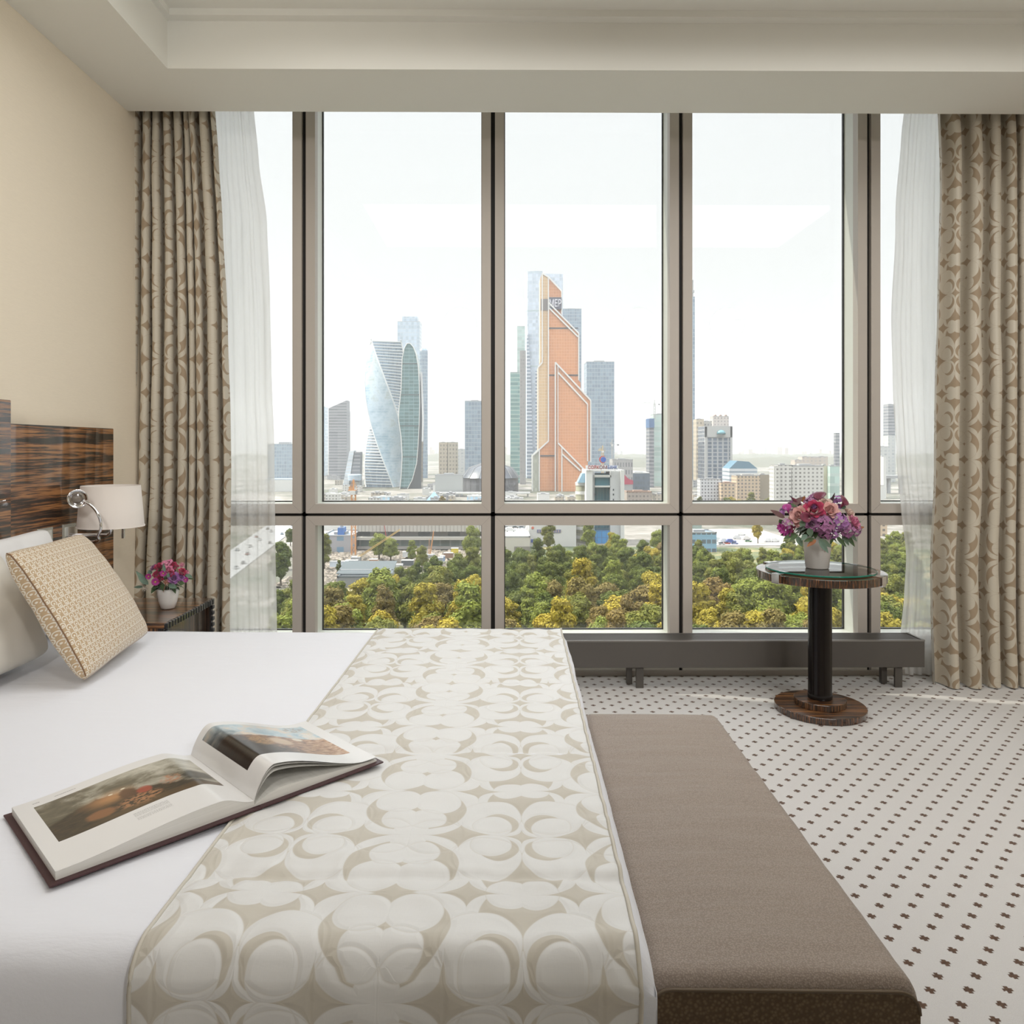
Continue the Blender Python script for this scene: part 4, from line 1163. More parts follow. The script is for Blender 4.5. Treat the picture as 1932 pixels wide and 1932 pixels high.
def tower(name, label, px0, px1, ytop, D, mat, depth=30, cat='building', roof=None, group=None, ybase=None, plant=True, rz=0.0):
    """a block standing on the ground (or from ybase) at distance D, spanning px0..px1"""
    a = atY(px0, ytop, D); b = atY(px1, ytop, D); zb_ = GZ if ybase is None else atY(px0, ybase, D).z
    cx = (a.x + b.x)/2; w_ = b.x - a.x; h_ = a.z - zb_
    t = thing(name, label, cat, (cx, D, zb_), rz, group)
    MB().box(-w_/2, w_/2, 0, depth, 0, h_).build('walls', mat, t)
    if roof is None: roof = M_roofg
    mb_ = MB(); k = min(.6, w_*.03)
    mb_.box(-w_/2 - .1, w_/2 + .1, -.1, k, h_, h_ + k*1.4); mb_.box(-w_/2 - .1, w_/2 + .1, depth - k, depth + .1, h_, h_ + k*1.4)
    mb_.box(-w_/2 - .1, -w_/2 + k, -.1, depth + .1, h_, h_ + k*1.4); mb_.box(w_/2 - k, w_/2 + .1, -.1, depth + .1, h_, h_ + k*1.4)
    mb_.build('parapet', roof, t)
    if plant: MB().box(-w_*.2, w_*.18, depth*.3, depth*.6, h_, h_ + max(1.5, w_*.08)).build('roof_plant', roof, t)
    return t, w_, h_, a.x - cx
M_roofg = plain('roof_grey', (.33, .33, .33), .8)
M_wht = plain('white_render', (.62, .61, .58), .7)
M_bluegl = fac('pale_blue_curtain_wall', (.46, .52, .58), (.34, .42, .50), 8, 6, .82, .86, .15)
M_bluegr = fac('blue_grey_curtain_wall', (.30, .36, .42), (.16, .22, .28), 7, 5, .8, .85, .12)
M_green = fac('green_glass_facade', (.30, .42, .38), (.12, .24, .22), 7, 40, .7, 1, .12)
M_pgreen = fac('pale_green_facade', (.46, .54, .50), (.34, .44, .40), 8, 30, .7, 1, .15)
M_teal = fac('teal_glass_facade', (.20, .31, .31), (.055, .13, .135), 5.2, 7, .80, .92, .1, band=(46, .045, (.03, .05, .055)))
M_gstr = fac('grey_concrete_frame', (.30, .30, .31), (.10, .11, .13), 5.5, 60, .55, 1, .4)
M_beige = fac('beige_panel_blocks', (.50, .42, .31), (.20, .17, .13), 7, 5.5, .5, .5, .5)
M_panel = fac('white_panel_blocks', (.60, .58, .54), (.17, .16, .15), 3.1, 3.4, .45, .45, .5)
M_cream = fac('cream_brick_blocks', (.55, .42, .29), (.14, .12, .10), 3.4, 3.6, .5, .5, .5)
M_grayb = fac('grey_office_glass', (.36, .36, .36), (.075, .10, .14), 5, 7, .75, .7, .1)
M_hazeb = fac('distant_white_blocks', (.50, .50, .48), (.30, .31, .32), 6, 8, .5, .5, .6)
M_hazer = fac('distant_tan_blocks', (.50, .42, .35), (.30, .27, .25), 6, 8, .5, .5, .6)
M_orange = fac('copper_glass_facade', (.66, .31, .15), (.60, .25, .10), 4.2, 3.6, .80, .82, .16, vn=.03)
M_gold = fac('gold_glass_facade', (.70, .52, .33), (.66, .44, .24), 4.2, 3.6, .80, .82, .16, vn=.03)
M_edge = plain('white_edge_fin', (.72, .70, .67), .5)
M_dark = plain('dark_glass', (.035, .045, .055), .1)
M_brick = plain('brown_roof', (.30, .20, .15), .9)

# ---- far group, left to right
tower('office_block', 'wide hazy grey office block left of the tall mullion, beside the sheer curtain', 505, 558, 838, 1500, M_bluegr, 60)
tower('low_hall', 'long low hall with a light blue roof far left, beside the sheer curtain', 500, 560, 905, 1050, M_wht, 40, roof=plain('blue_roof', (.22, .36, .50), .6), plant=False)
tower('glass_tower', 'narrow sliver of blue tower at the left frame edge of the second pane', 606, 613, 768, 1650, M_bluegl, 30)
t, w_, h_, _ = tower('concrete_tower', 'grey concrete tower under construction with a slanting top at the far left', 620, 654, 775, 1450, M_gstr, 35, plant=False)
mb = MB(); mb.prism([(-w_/2, h_), (w_/2, h_), (w_/2, h_ + 20), (-w_/2, h_ + 5)], 0, 30)
mb.build('slanted_top', M_gstr, t)
mb = MB()
for k in range(5): MB().bar((-w_/2 + w_*k/4, 15, h_), (-w_/2 + w_*k/4, 15, h_ + 6 + k*4.5), .5).build('scaffold_pole', M_roofg, t)
pass
a = atY(646, 920, 1150); 
t = thing('slanted_block', 'small white slab building leaning to the right, beside the twisted tower', 'building', (a.x, 1150, GZ))
zz = atY(660, 850, 1150).z - GZ; s_ = 1150/F
MB().prism([(0, 0), (9, 0), (22*s_, zz), (13*s_, zz - 1)], 0, 18).build('leaning_slab', fac('white_ribs', (.62, .64, .66), (.45, .50, .55), 5, 60, .5, 1), t)
MB().prism([(9.5, 0), (32*s_, 0), (33*s_, zz - 2), (22.5*s_, zz - 2)], 2, 22).build('grey_wing', M_gstr, t)
MB().lathe([(10, 0), (10.5, 8), (9, 9)], (26*s_, -12, 12), 24).build('round_annex', M_bluegl, t)

# ---- twisted tower
D = 1150; s_ = D/F
cx = atY(719.5, 900, D).x; ztop = atY(719, 641, D).z; zbot = atY(719, 931, D + 60).z
zb_ = GZ; hT = ztop - zb_; RT = 39.5*s_
tt_ = thing('twisted_tower', 'white-ribbed blue glass tower twisting upwards, left of the copper tower', 'tower', (cx, D + 40, zb_))
def ph(z): py = 641 + (ztop - zb_ - z)/s_; return math.radians(180 + .547*(py - 700))
NT = 56
def cornr(k, z): a = ph(z) + k*PI/2; return Vector((RT*math.cos(a), RT*math.sin(a), z))
M_tgl = MT('twisted_blue_glass'); o = M_tgl.coord('Object'); x, y, z = M_tgl.xyz(o)
nn_ = M_tgl.noise(o, .035, 5, .7)  # soft reflections painted into the glass colour through this noise
M_tgl.col(M_tgl.mix((z * (1/4.2)).wrap(0, 1).lt(.14), M_tgl.ramp(nn_, [(.42, (.24, .33, .40)), (.55, (.40, .48, .54)), (.66, (.30, .34, .34))]), (.40, .47, .52))).set(rough=.12, spec=.8)
for k in range(4):
    mb = MB()
    mb.grid(lambda a, b: cornr(k, hT*b).lerp(cornr(k+1, hT*b), a)*1.0, 6, NT)
    smoothface = (k in (0, 2))       # glass sides between corners k and k+1
    mb.build('glass_side' if smoothface else 'ribbed_side', M_tgl.m if smoothface else M_bluegr, tt_, smooth=True)
M_rib = plain('white_rib', (.74, .75, .75), .5)
for k in range(4):
    mb = MB(); mb.tube([cornr(k, hT*j/NT*1.012)*1.0 + Vector((0, 0, 0)) for j in range(NT+1)], 1.0, 6); mb.build('corner_rib', M_rib, tt_, smooth=True)
for k in (1, 3):
    mb = MB()
    for j in range(1, 50):
        z_ = hT*j/50; A_, B_ = cornr(k, z_), cornr(k+1, z_); A_ = A_*1.012; B_ = B_*1.012; A_.z = B_.z = z_; mb.bar(A_, B_, 1.1, 1.1)
    mb.build('floor_ribs', M_rib, tt_)
mb = MB()
for k in range(4): mb.bar(cornr(k, hT), cornr(k+1, hT), 1.4); mb.bar(cornr(k, hT), cornr(k+2, hT - 6), .8)
mb.add([cornr(k, hT - 8) for k in range(4)], [(0,1,2,3)])
mb.build('crown', M_rib, tt_)

# ---- towers beside and behind it
t, w_, h_, _ = tower('glass_tower', 'pale blue stepped glass tower rising behind the teal leaf-shaped tower', 750, 792, 607, 1650, M_bluegl, 40, plant=False)
MB().box(-w_*.30, w_*.38, 5, 35, h_, h_ + 12).build('roof_step', M_bluegl, t)
a = atY(798, 657, 1500); t = thing('round_tower', 'slim rounded grey-blue tower just right of the leaf-shaped tower', 'building', (a.x, 1510, GZ))
mb = MB(); hh = a.z - GZ; mb.lathe([(8.5, 0), (8.5, hh - 4), (6, hh), (0, hh)], seg=28, ex=1.0); mb.build('walls', M_bluegr, t, smooth=False)
D = 1120
def pz(px, py, D, c): p = atY(px, py, D); return (p.x - c.x, p.z - c.z)
c0 = Vector((atY(772, 930, D).x, D, GZ))
t = thing('leaf_tower', 'dark teal glass tower with a rounded leaf-shaped front face, right of the twisted tower', 'tower', tuple(c0))
LEAF = [(753, 935), (757, 900), (759, 860), (757, 825), (752, 790), (753, 770), (757, 735), (758, 700), (759, 676), (763, 657), (768, 648), (774, 648), (780, 655), (785, 668), (789, 690), (791, 720), (792, 760), (791, 800), (789, 840), (786, 875), (778, 905), (766, 928), (760, 935)]
MB().prism([pz(px, py, D, c0) for px, py in LEAF], 0, 30).build('leaf_front', M_teal, t)
mb = MB(); mb.tube([Vector((pz(px, py, D, c0)[0], -1, pz(px, py, D, c0)[1])) for px, py in LEAF], .55, 6); mb.build('white_outline', M_edge, t)
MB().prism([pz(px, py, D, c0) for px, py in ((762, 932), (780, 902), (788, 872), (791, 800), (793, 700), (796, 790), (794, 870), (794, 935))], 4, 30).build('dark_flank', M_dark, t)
t, w_, h_, _ = tower('apartment_block', 'beige apartment block with pale stripes, left of two, below the leaf tower skyline', 828, 844, 835, 1350, M_beige, 25)
t, w_, h_, _ = tower('apartment_block', 'beige apartment block with pale stripes, right of two', 845, 863, 835, 1345, M_beige, 25)
tower('office_block', 'small pale grey block behind the beige apartment pair', 862, 878, 848, 1500, M_hazeb, 25)
tower('glass_tower', 'blue-green glass tower half hidden by the second upright frame', 877, 914, 757, 1300, M_bluegr, 35)
# ---- domed mall
a = atY(925, 930, 1000); t = thing('domed_mall', 'round dark domed shopping hall at the foot of the towers behind the frame', 'building', (a.x, 1040, GZ))
zt2 = atY(925, 903, 1000).z - GZ; zt3 = atY(925, 876, 1000).z - GZ
mb = MB(); mb.lathe([(38, 0), (38, zt2)], seg=48); mb.build('drum_wall', fac('dark_arcade', (.10, .10, .11), (.03, .03, .035), 14, 4, .8, .6), t)
mb = MB(); mb.lathe([(40, zt2), (30, zt2 + (zt3-zt2)*.7), (12, zt3), (0, zt3 + 1)], seg=48, cap=False); mb.build('dome', plain('dome_glass', (.06, .07, .09), .35), t, smooth=True)
mb = MB()
for k in range(16):
    q = 2*PI*k/16; d = Vector((math.cos(q), math.sin(q), 0)); mb.tube([d*40.3 + Vector((0, 0, zt2+.5)), d*30.3 + Vector((0, 0, zt2 + (zt3-zt2)*.72)), d*12.2 + Vector((0, 0, zt3 + .3))], .32, 5)
mb.build('dome_ribs', M_roofg, t)
tower('drum_hall', 'pale grey windowless hall left of the dark dome', 821, 872, 897, 945, plain('hall_grey', (.36, .37, .36), .7), 26)
mb = MB(); t = thing('viaduct', 'pale elevated road on columns running in front of the dome', 'bridge', (atY(880, 930, 930).x, 930, GZ))
xa, xb_ = atY(810, 930, 930).x - t.location.x, atY(1000, 930, 930).x - t.location.x; zv = atY(880, 929, 930).z - GZ
MB().box(xa, xb_, 0, 10, zv - 2, zv).build('deck', M_wht, t)
for k in range(9): MB().box(xa + 8 + k*14, xa + 10 + k*14, 3, 6, 0, zv - 2).build('column', M_wht, t)

# ---- glass pyramid and small pavilions in front of the towers
p = atY(819, 948, 800); t = thing('glass_pyramid', 'blue glass pyramid roof low in front of the leaf-shaped tower', 'building', (p.x, 800, GZ)); z0_ = atY(819, 948, 800).z - GZ - 4; z1_ = atY(817, 927, 800).z - GZ
mb = MB(); mb.add([(-13, -13, z0_), (13, -13, z0_), (13, 13, z0_), (-13, 13, z0_), (0, 0, z1_)], [(0,1,4), (1,2,4), (2,3,4), (3,0,4), (3,2,1,0)]); mb.build('pyramid_roof', plain('pyramid_blue', (.20, .32, .42), .25), t)
MB().box(-13, 13, -13, 13, 0, z0_).build('walls', M_wht, t)
for (a0, a1, yt, lab) in ((709, 735, 938, 'small white and pale blue pavilion in front of the twisted tower'), (881, 912, 937, 'small white and pale blue pavilion in front of the dark dome'), (614, 640, 933, 'small white office with two window rows at the far left')):
    tower('pavilion', lab, a0, a1, yt, 800, fac('pavilion_blue', (.60, .64, .68), (.34, .52, .64), 6, 5, .5, .5) if a0 > 650 else M_panel, 10, roof=M_wht)
# ---- central group
tower('glass_tower', 'green glass tower at the left side of the middle pane', 963, 991, 703, 1300, M_green, 35)
tower('glass_tower', 'pale green tower behind the green one in the middle pane', 976, 993, 616, 1650, M_pgreen, 35)
tower('glass_tower', 'slim brown-grey tower between the green tower and the tall pale one', 981, 992, 662, 1250, fac('brown_grey', (.30, .29, .28), (.19, .19, .19), 6, 4, .5, .6), 12)
a = atY(1026, 515, 1500); t = thing('glass_tower', 'tallest pale blue tower with curved corner, behind the copper tower', 'tower', (atY(1027, 515, 1500).x, 1500, GZ))
w_ = 35.0*1500/F; hh = a.z - GZ
cx_ = w_*.15; 
poly = [(-w_, 8), (-w_*.9, 1), (-w_*.5, -3), (w_*.1, -2), (w_, 0), (w_, 60), (-w_, 60)]
MB().slab(poly, 0, hh - 2).build('walls', fac('pale_blue_tall', (.50, .55, .62), (.40, .46, .54), 7, 5, .8, .85, .15, band=(110, .03, (.30, .36, .38))), t)
MB().slab([(-w_, 8), (-w_*.9, 1), (-w_*.5, -3), (-w_*.1, -2.2), (-w_*.1, 60), (-w_, 60)], hh - 2, hh + 3).build('crown', M_bluegl, t)
M_stp = fac('dark_slotted_balconies', (.50, .54, .60), (.12, .17, .23), 7, 60, .55, 1, .1)
def strip(pxs, D, nm, mat, t, y0, y1):
    c = Vector(t.location); MB().prism([pz(px, py, D, c) for px, py in pxs], y0, y1).build(nm, mat, t)
strip([(994, 905), (1006, 905), (1003, 760), (1000, 680), (996, 628), (994, 640)], 1496, 'slotted_face', M_stp, t, -7, 2)
strip([(1010, 900), (1016, 900), (1015, 700), (1010, 700)], 1496, 'slotted_face', M_stp, t, -7, 2)
tower('glass_tower', 'blue-grey tower peeking out right behind the copper tower shoulder', 1062, 1097, 583, 1600, M_bluegr, 35)
t, w_, h_, _ = tower('glass_tower', 'broad blue-grey tower standing alone right of the copper tower', 1107, 1159, 683, 1350, M_bluegr, 45)
# ---- copper stepped tower
D = 1050; c0 = Vector((atY(1060, 935, D).x, D, GZ))
ct = thing('copper_tower', 'tall copper-orange glass tower with sloping stepped tops and white edges', 'tower', tuple(c0))
def cprism(nm, pts, y0, y1, mat): MB().prism([pz(px, py, D, c0) for px, py in pts][::-1], y0, y1).build(nm, mat, ct)
cprism('tallest_slab', [(1035.5, 519), (1061, 546), (1061, 945), (1035.5, 945)], 14, 44, M_orange)
cprism('upper_slab', [(1035.5, 569), (1093, 627), (1093, 945), (1035.5, 945)], 10, 40, M_orange)
cprism('upper_shoulder', [(1093, 716), (1097, 720), (1097, 945), (1090, 945), (1090, 716)], 12, 40, M_orange)
cprism('middle_slab', [(1048, 683), (1115, 755), (1115, 868), (1110, 872), (1110, 945), (1048, 945)], 5, 38, M_orange)
cprism('lower_slab', [(1053, 835), (1104, 887), (1104, 945), (1053, 945)], 0, 36, M_orange)
cprism('gold_flank', [(1020, 522), (1024, 511), (1035.5, 519), (1035.5, 832), (1016, 850), (1016, 691), (1020, 682)], 12, 42, M_gold)
cprism('base_flank', [(1016, 850), (1035.5, 832), (1035.5, 945), (1018, 945)], 9, 42, M_orange)
cprism('grey_flank', [(1005, 860), (1018, 848), (1018, 945), (1005, 945)], 9, 42, fac('grey_green_flank', (.42, .42, .34), (.34, .35, .28), 5, 4, .8, .8))
def cfin(pts, y, w__=1.15):
    mb_ = MB()
    for (p_, q_) in zip(pts, pts[1:]):
        a_, b_ = pz(p_[0], p_[1], D, c0), pz(q_[0], q_[1], D, c0)
        mb_.bar((a_[0], y, a_[1]), (b_[0], y, b_[1]), w__*1.3, 2.0)
    mb_.build('edge_fin', M_edge, ct)
cfin([(1024, 512), (1035.5, 519), (1061, 546), (1061, 590)], 11.5); cfin([(1035.5, 519), (1035.5, 832)], 8); cfin([(1024, 512), (1024, 682)], 10.5)
cfin([(1036, 569), (1093, 627), (1093, 716)], 8.5); cfin([(1036, 578), (1092, 634)], 8.5, .6)
cfin([(1048, 683), (1115, 755), (1115, 872)], 3.5); cfin([(1053, 702), (1109, 762)], 3.5, .6); cfin([(1048, 683), (1048, 940)], 3.2); cfin([(1053, 690), (1053, 940)], 3.2, .7)
cfin([(1053, 836), (1104, 888)], -1.2); cfin([(1060, 856), (1095, 888)], -1.2, .6); cfin([(1060, 842), (1060, 940)], -1.2)
cfin([(1035.5, 832), (1018, 848), (1005, 860), (1005, 940)], 7.5); cfin([(1018, 848), (1018, 940)], 7.5); cfin([(1016, 850), (1016, 691), (1024, 682)], 9.5, .6)
cfin([(1109, 762), (1109, 870)], 3.3, 1.0)
for (a0, a1, yy, dd) in ((1036, 1092, 617, 9.6), (1036, 1048, 706.5, 9.6), (1054, 1092, 706.5, 9.4), (1020, 1048, 860, 8)):
    p0, p1 = pz(a0, yy - 1.2, D, c0), pz(a1, yy + 1.2, D, c0); MB().box(p0[0], p1[0], dd - .3, dd + .5, p1[1], p0[1]).build('plant_floor', M_dark, ct)
p0, p1 = pz(1036.5, 558.5, D, c0), pz(1060.5, 581, D, c0)
scr = MB().box(p0[0], p1[0], 8.6, 14.3, p1[1], p0[1]).build('screen', plain('screen_dark', (.05, .05, .09), .4), ct)
p0, p1 = pz(1021, 561, D, c0), pz(1035, 583, D, c0); MB().box(p0[0], p1[0], 11.0, 12.2, p1[1], p0[1]).build('screen', plain('screen_grey', (.20, .17, .16), .4), ct)

def text(body, name, size, mat, parent, loc, w_=None, ex=.1):
    cu = bpy.data.curves.new(name, 'FONT'); cu.body = body; cu.size = size; cu.extrude = ex; cu.align_x = 'CENTER'; cu.align_y = 'CENTER'; cu.offset = size*.012
    to = bpy.data.objects.new(name + '_tmp', cu); COL.objects.link(to)
    dg = bpy.context.evaluated_depsgraph_get(); me = bpy.data.meshes.new_from_object(to.evaluated_get(dg))
    bpy.data.objects.remove(to); me.materials.clear(); me.materials.append(mat)
    o = bpy.data.objects.new(name, me); COL.objects.link(o)
    if w_:
        xs = [v.co.x for v in me.vertices]; k = w_/(max(xs) - min(xs))
        for v in me.vertices: v.co.x *= k
    o.parent = parent; o.location = loc; o.rotation_euler = (PI/2, 0, 0); return o
pc = pz(1048.5, 570.5, D, c0)
M_tw = plain('letter_white', (.70, .68, .74), .5)
text('МЕР', 'screen_letters', 14, M_tw, scr, (pc[0], 8.2, pc[1]), w_=16.5)

# ---- right-hand group
t, w_, h_, _ = tower('unfinished_tower', 'dark unfinished tower with a blue mesh top, at the right of the middle pane', 1225, 1234, 792, 1150, M_gstr, 25, plant=False)
MB().box(-w_/2 - .4, w_/2 + .4, -.5, 25.4, h_ - 12, h_ + 2).build('safety_mesh', plain('blue_mesh', (.06, .14, .30), .7), t)
tower('glass_tower', 'pale greenish glass tower against the right gasket of the middle pane', 1233, 1262, 782, 1190, M_pgreen, 25)
def crane(label, px, ytop, ybase, D, pxl, pxr, col, py0=None, slant=0):
    m_ = col; p = atY(px, ybase, D); p.z -= .5 if py0 is None else 0; tp = atY(px, ytop, D)
    t = thing('tower_crane', label, 'crane', (p.x, D, p.z)); s_ = D/F; hh = tp.z - p.z; r_ = 1.1
    mb_ = MB()
    for sx, sy in ((-1,-1),(1,-1),(1,1),(-1,1)): mb_.bar((sx*r_, sy*r_, 0), (sx*r_, sy*r_, hh), .35)
    n_ = max(4, int(hh/4))
    for k in range(n_):
        z0_, z1_ = hh*k/n_, hh*(k+1)/n_; mb_.bar((-r_, -r_, z0_), (r_, -r_, z1_), .25); mb_.bar((r_, r_, z0_), (-r_, r_, z1_), .25); mb_.bar((-r_, -r_, z1_), (r_, -r_, z1_), .25)
    mb_.build('mast', m_, t)
    mb_ = MB(); xl_2 = (pxl - px)*s_; xr_2 = (pxr - px)*s_
    mb_.bar((xl_2, 0, hh), (xr_2, 0, hh + slant), .5); mb_.bar((xl_2*.9, 0, hh + 1.6), (0, 0, hh + 2.6), .35); mb_.bar((0, 0, hh + 6), (xl_2*.7, 0, hh + 1.6), .25); mb_.bar((0, 0, hh + 6), (xr_2*.9, 0, hh + 1), .25); mb_.bar((0, 0, hh), (0, 0, hh + 6), .8)
    for k in range(8): mb_.bar((xl_2*k/9, 0, hh), (xl_2*(k+.5)/9, 0, hh + 1.8), .25)
    mb_.build('jib', m_, t)
    MB().box(xr_2*.7, xr_2, -1, 1, hh - 2, hh).build('counterweight', M_roofg, t)
    MB().box(-1.3, 1.3, -1.8, -.2, hh - 2.4, hh - .2).build('cab', M_wht, t)
    return t
M_cy = plain('crane_yellow', (.62, .42, .14), .6); M_cg = plain('crane_grey', (.42, .42, .40), .6); M_co = plain('crane_orange', (.62, .30, .12), .6); M_cr = plain('crane_red', (.45, .06, .06), .6)
crane('grey tower crane above the unfinished tower in the middle pane', 1235, 762, 790, 1170, 1204, 1245, M_cg)
crane('yellow tower crane behind the bank sign disc', 1137, 850, 905, 900, 1128, 1142, M_cy)
crane('small pale crane right of the broad blue-grey tower', 1155, 838, 900, 950, 1150, 1168, M_cg)
tower('slim_tower', 'very tall slim dark tower at the left edge of the fourth pane', 1303, 1311, 560, 1250, M_bluegr, 12, plant=False)
mb = MB(); p = atY(1307, 560, 1256); p.z -= 1.2; t = thing('antenna_mast', 'thin mast on top of the slim dark tower', 'mast', tuple(p)); MB().bar((0, 0, 0), (0, 0, atY(1307, 528, 1255).z - p.z), 1.6).build('pole', M_roofg, t); MB().box(-2.2, 2.2, -2, 2, 8, 12).build('antenna_ring', M_roofg, t)
tower('apartment_tower', 'beige and grey apartment tower behind the grey office block, fourth pane', 1314, 1328, 791, 1200, M_beige, 20)
tower('apartment_tower', 'grey apartment tower stepped beside the beige one, fourth pane', 1327, 1343, 795, 1210, fac('grey_flats', (.42, .40, .37), (.15, .15, .15), 6, 5, .5, .5), 20)
t, w_, h_, _ = tower('apartment_tower', 'whitish apartment tower with small gables above the grey office block', 1345, 1375, 786, 1400, fac('pinkish_flats', (.56, .50, .46), (.26, .23, .22), 6, 6, .5, .45), 20, plant=False)
mb = MB()
for k in range(3): mb.prism([(-w_/2 + k*w_/3 + 1, h_), (-w_/2 + (k+1)*w_/3 - 1, h_), (-w_/2 + (k+.5)*w_/3, h_ + 4)], 0, 8)
mb.build('gable', M_brick, t)
t, w_, h_, _ = tower('office_block', 'grey office block with dark blue glass and a small dome, fourth pane', 1330, 1381, 805, 1000, M_grayb, 35, plant=False)
MB().box(-w_/2 - .3, w_/2 + .3, -1.2, 0, h_ - 14, h_ + .5).build('frame_top', plain('grey_frame', (.42, .41, .39), .7), t)
for xx_ in (-w_/2 - .3, w_/2 - 2.5): MB().box(xx_, xx_ + 2.8, -1.2, 0, 0, h_).build('frame_side', plain('grey_frame_side', (.44, .43, .41), .7), t)
mb = MB(); mb.lathe([(6, h_ - 10), (5.2, h_ - 7), (3, h_ - 5), (0, h_ - 4.3)], (3, -2, 0), 24); mb.build('blue_dome', plain('dome_teal', (.10, .26, .30), .3), t, smooth=True)
p = atY(1405, 900, 930); t = thing('low_pavilion', 'low white pavilion with a sloping blue roof right of the grey office block', 'building', (p.x, 930, GZ))
zq = atY(1405, 884, 930).z - GZ; zr = atY(1395, 871, 930).z - GZ; s_ = 930/F
MB().box(-29*s_, 24*s_, 0, 30, 0, zq).build('walls', fac('white_bands', (.56, .57, .58), (.18, .22, .26), 5, 60, .4, 1), t)
MB().prism([(-29*s_, zq), (24*s_, zq), (8*s_, zr), (-14*s_, zr + 1)], 0, 30).build('sloping_roof', plain('blue_slope_roof', (.10, .20, .27), .4), t)
tower('apartment_block', 'cream stepped apartment block between trees, fourth pane', 1390, 1434, 898, 760, M_cream, 18)
tower('apartment_block', 'brown-grey windowless end of a block beside the cream one', 1434, 1452, 896, 765, plain('brown_plaster', (.30, .25, .18), .8), 20)
tower('apartment_block', 'low white five-storey block at the left of the fourth pane', 1321, 1361, 905, 740, fac('white_low', (.55, .55, .56), (.12, .12, .13), 3.2, 3, .5, .5), 12)
tower('low_house', 'low house with a pink-beige roof between the white and the cream blocks', 1361, 1388, 912, 730, M_cream, 14, roof=M_brick)
tower('apartment_block', 'narrow white slab end, left part of the tall white panel blocks', 1460, 1470, 880, 590, M_panel, 10, plant=False)
tower('apartment_block', 'tall white panel block with small windows, left one behind the bouquet', 1468, 1493, 878, 595, M_panel, 16)
tower('apartment_block', 'tall white panel block with small windows, right one behind the bouquet', 1494, 1554, 880, 600, M_panel, 16)
tower('apartment_block', 'pale yellow-green block right of the white panel blocks', 1554, 1566, 879, 620, fac('yellow_flats', (.55, .52, .38), (.40, .38, .28), 3.3, 3, .5, .5), 14)
tower('apartment_block', 'pale green glass block next to the right gasket of the fourth pane', 1566, 1584, 880, 615, M_pgreen, 14)
tower('thin_tower', 'slender lattice tower by the gasket of the fourth pane', 1577, 1584, 817, 1200, M_gstr, 8, plant=False)
for k, (a0, a1, yt) in enumerate(((1500, 1515, 868), (1514, 1530, 862), (1529, 1545, 863), (1545, 1562, 862))):
    tower('apartment_tower', ['tan apartment tower, leftmost of four behind the white panel blocks', 'tan apartment tower, second of four behind the white panel blocks', 'tan apartment tower, third of four behind the white panel blocks', 'tan apartment tower, rightmost of four behind the white panel blocks'][k], a0, a1, yt, 1300 + k*12, M_hazer, 20)
for (a0, a1, yt, D_, m_, lab) in ((1655, 1661, 835, 1300, M_green, 'green glass tower at the left of the narrow right pane'), (1661, 1676, 843, 1250, M_hazeb, 'white stepped tower in the narrow right pane'), (1667, 1672, 862, 900, M_wht, 'small white tower in front of the stepped one, narrow right pane'),
        (1676, 1689, 763, 1350, M_gstr, 'tall pale unfinished tower beside the right sheer curtain'), (1676, 1690, 822, 1325, M_hazeb, 'wider lower part of the unfinished tower beside the right sheer curtain'), (1655, 1668, 916, 700, M_wht, 'white low house at the bottom of the narrow right pane')):
    tower('high_rise', lab, a0, a1, yt, D_, m_, 18)
p = atY(1670, 900, 1000); t = thing('bridge', 'grey road bridge crossing low in the narrow right pane', 'bridge', (p.x, 1000, GZ)); zq = atY(1670, 897, 1000).z - GZ
MB().box(-15, 35, 0, 12, zq - 4, zq).build('deck', M_roofg, t)
for k in range(3): MB().box(-10 + k*16, -7 + k*16, 3, 8, 0, zq - 4).build('pier', M_roofg, t)
# gap fillers of the city carpet behind: mid-rise blocks
mids = [(1190, 1224, 880, 1000, 'dark_hall'), (1157, 1193, 868, 900, 'mid'), ]
tower('exhibition_hall', 'dark glazed hall with white edge lights right of the bank building', 1190, 1226, 893, 880, fac('dark_hall', (.10, .13, .17), (.06, .08, .10), 6, 3, .6, .7), 40, roof=M_wht)
tower('office_block', 'grey mid-rise with a columned top floor behind the bank sign', 1156, 1194, 868, 820, fac('grey_columns', (.38, .37, .36), (.14, .14, .15), 8, 3, .6, .5), 25)
mb = MB(); p = atY(1184, 905, 800); t = thing('banner_wall', 'curved red banner wall between the bank and the dark hall', 'banner', (p.x, 800, GZ)); zq = p.z - GZ
MB().prism([(-6, zq - 5), (6, zq - 5), (6, zq - 1), (1, zq + 1), (-3, zq + 5), (-6, zq + 6)], 0, 3).build('panel', plain('red_banner', (.40, .05, .09), .6), t)
MB().box(-5, 5, .5, 2.5, 0, zq - 5).build('support', M_roofg, t)
tower('low_house', 'low brown brick building with a flat roof right of the bank', 1183, 1230, 929, 620, fac('brown_low', (.34, .29, .25), (.14, .12, .11), 3.4, 3, .45, .5), 16, roof=M_brick)
rr = random.Random(11)
k = 0
spots = []
for (xa, xb2, y0_, y1_, n_) in ((612, 825, 932, 944, 20), (825, 910, 934, 944, 7), (950, 1085, 932, 944, 10), (1190, 1250, 918, 944, 5), (1305, 1462, 926, 942, 8), (612, 680, 890, 925, 9), (800, 905, 888, 925, 6), (1304, 1330, 880, 915, 2)):
    for _ in range(n_): spots.append((rr.uniform(xa, xb2), rr.uniform(y0_, y1_)))
lowm = [M_wht, fac('low_grey', (.36, .36, .36), (.14, .14, .15), 4, 4, .5, .6), fac('low_beige', (.44, .38, .30), (.16, .14, .12), 4, 4, .5, .5), M_panel]
zone = lambda px: 'left' if px < 700 else 'second' if px < 915 else 'middle' if px < 1270 else 'fourth'
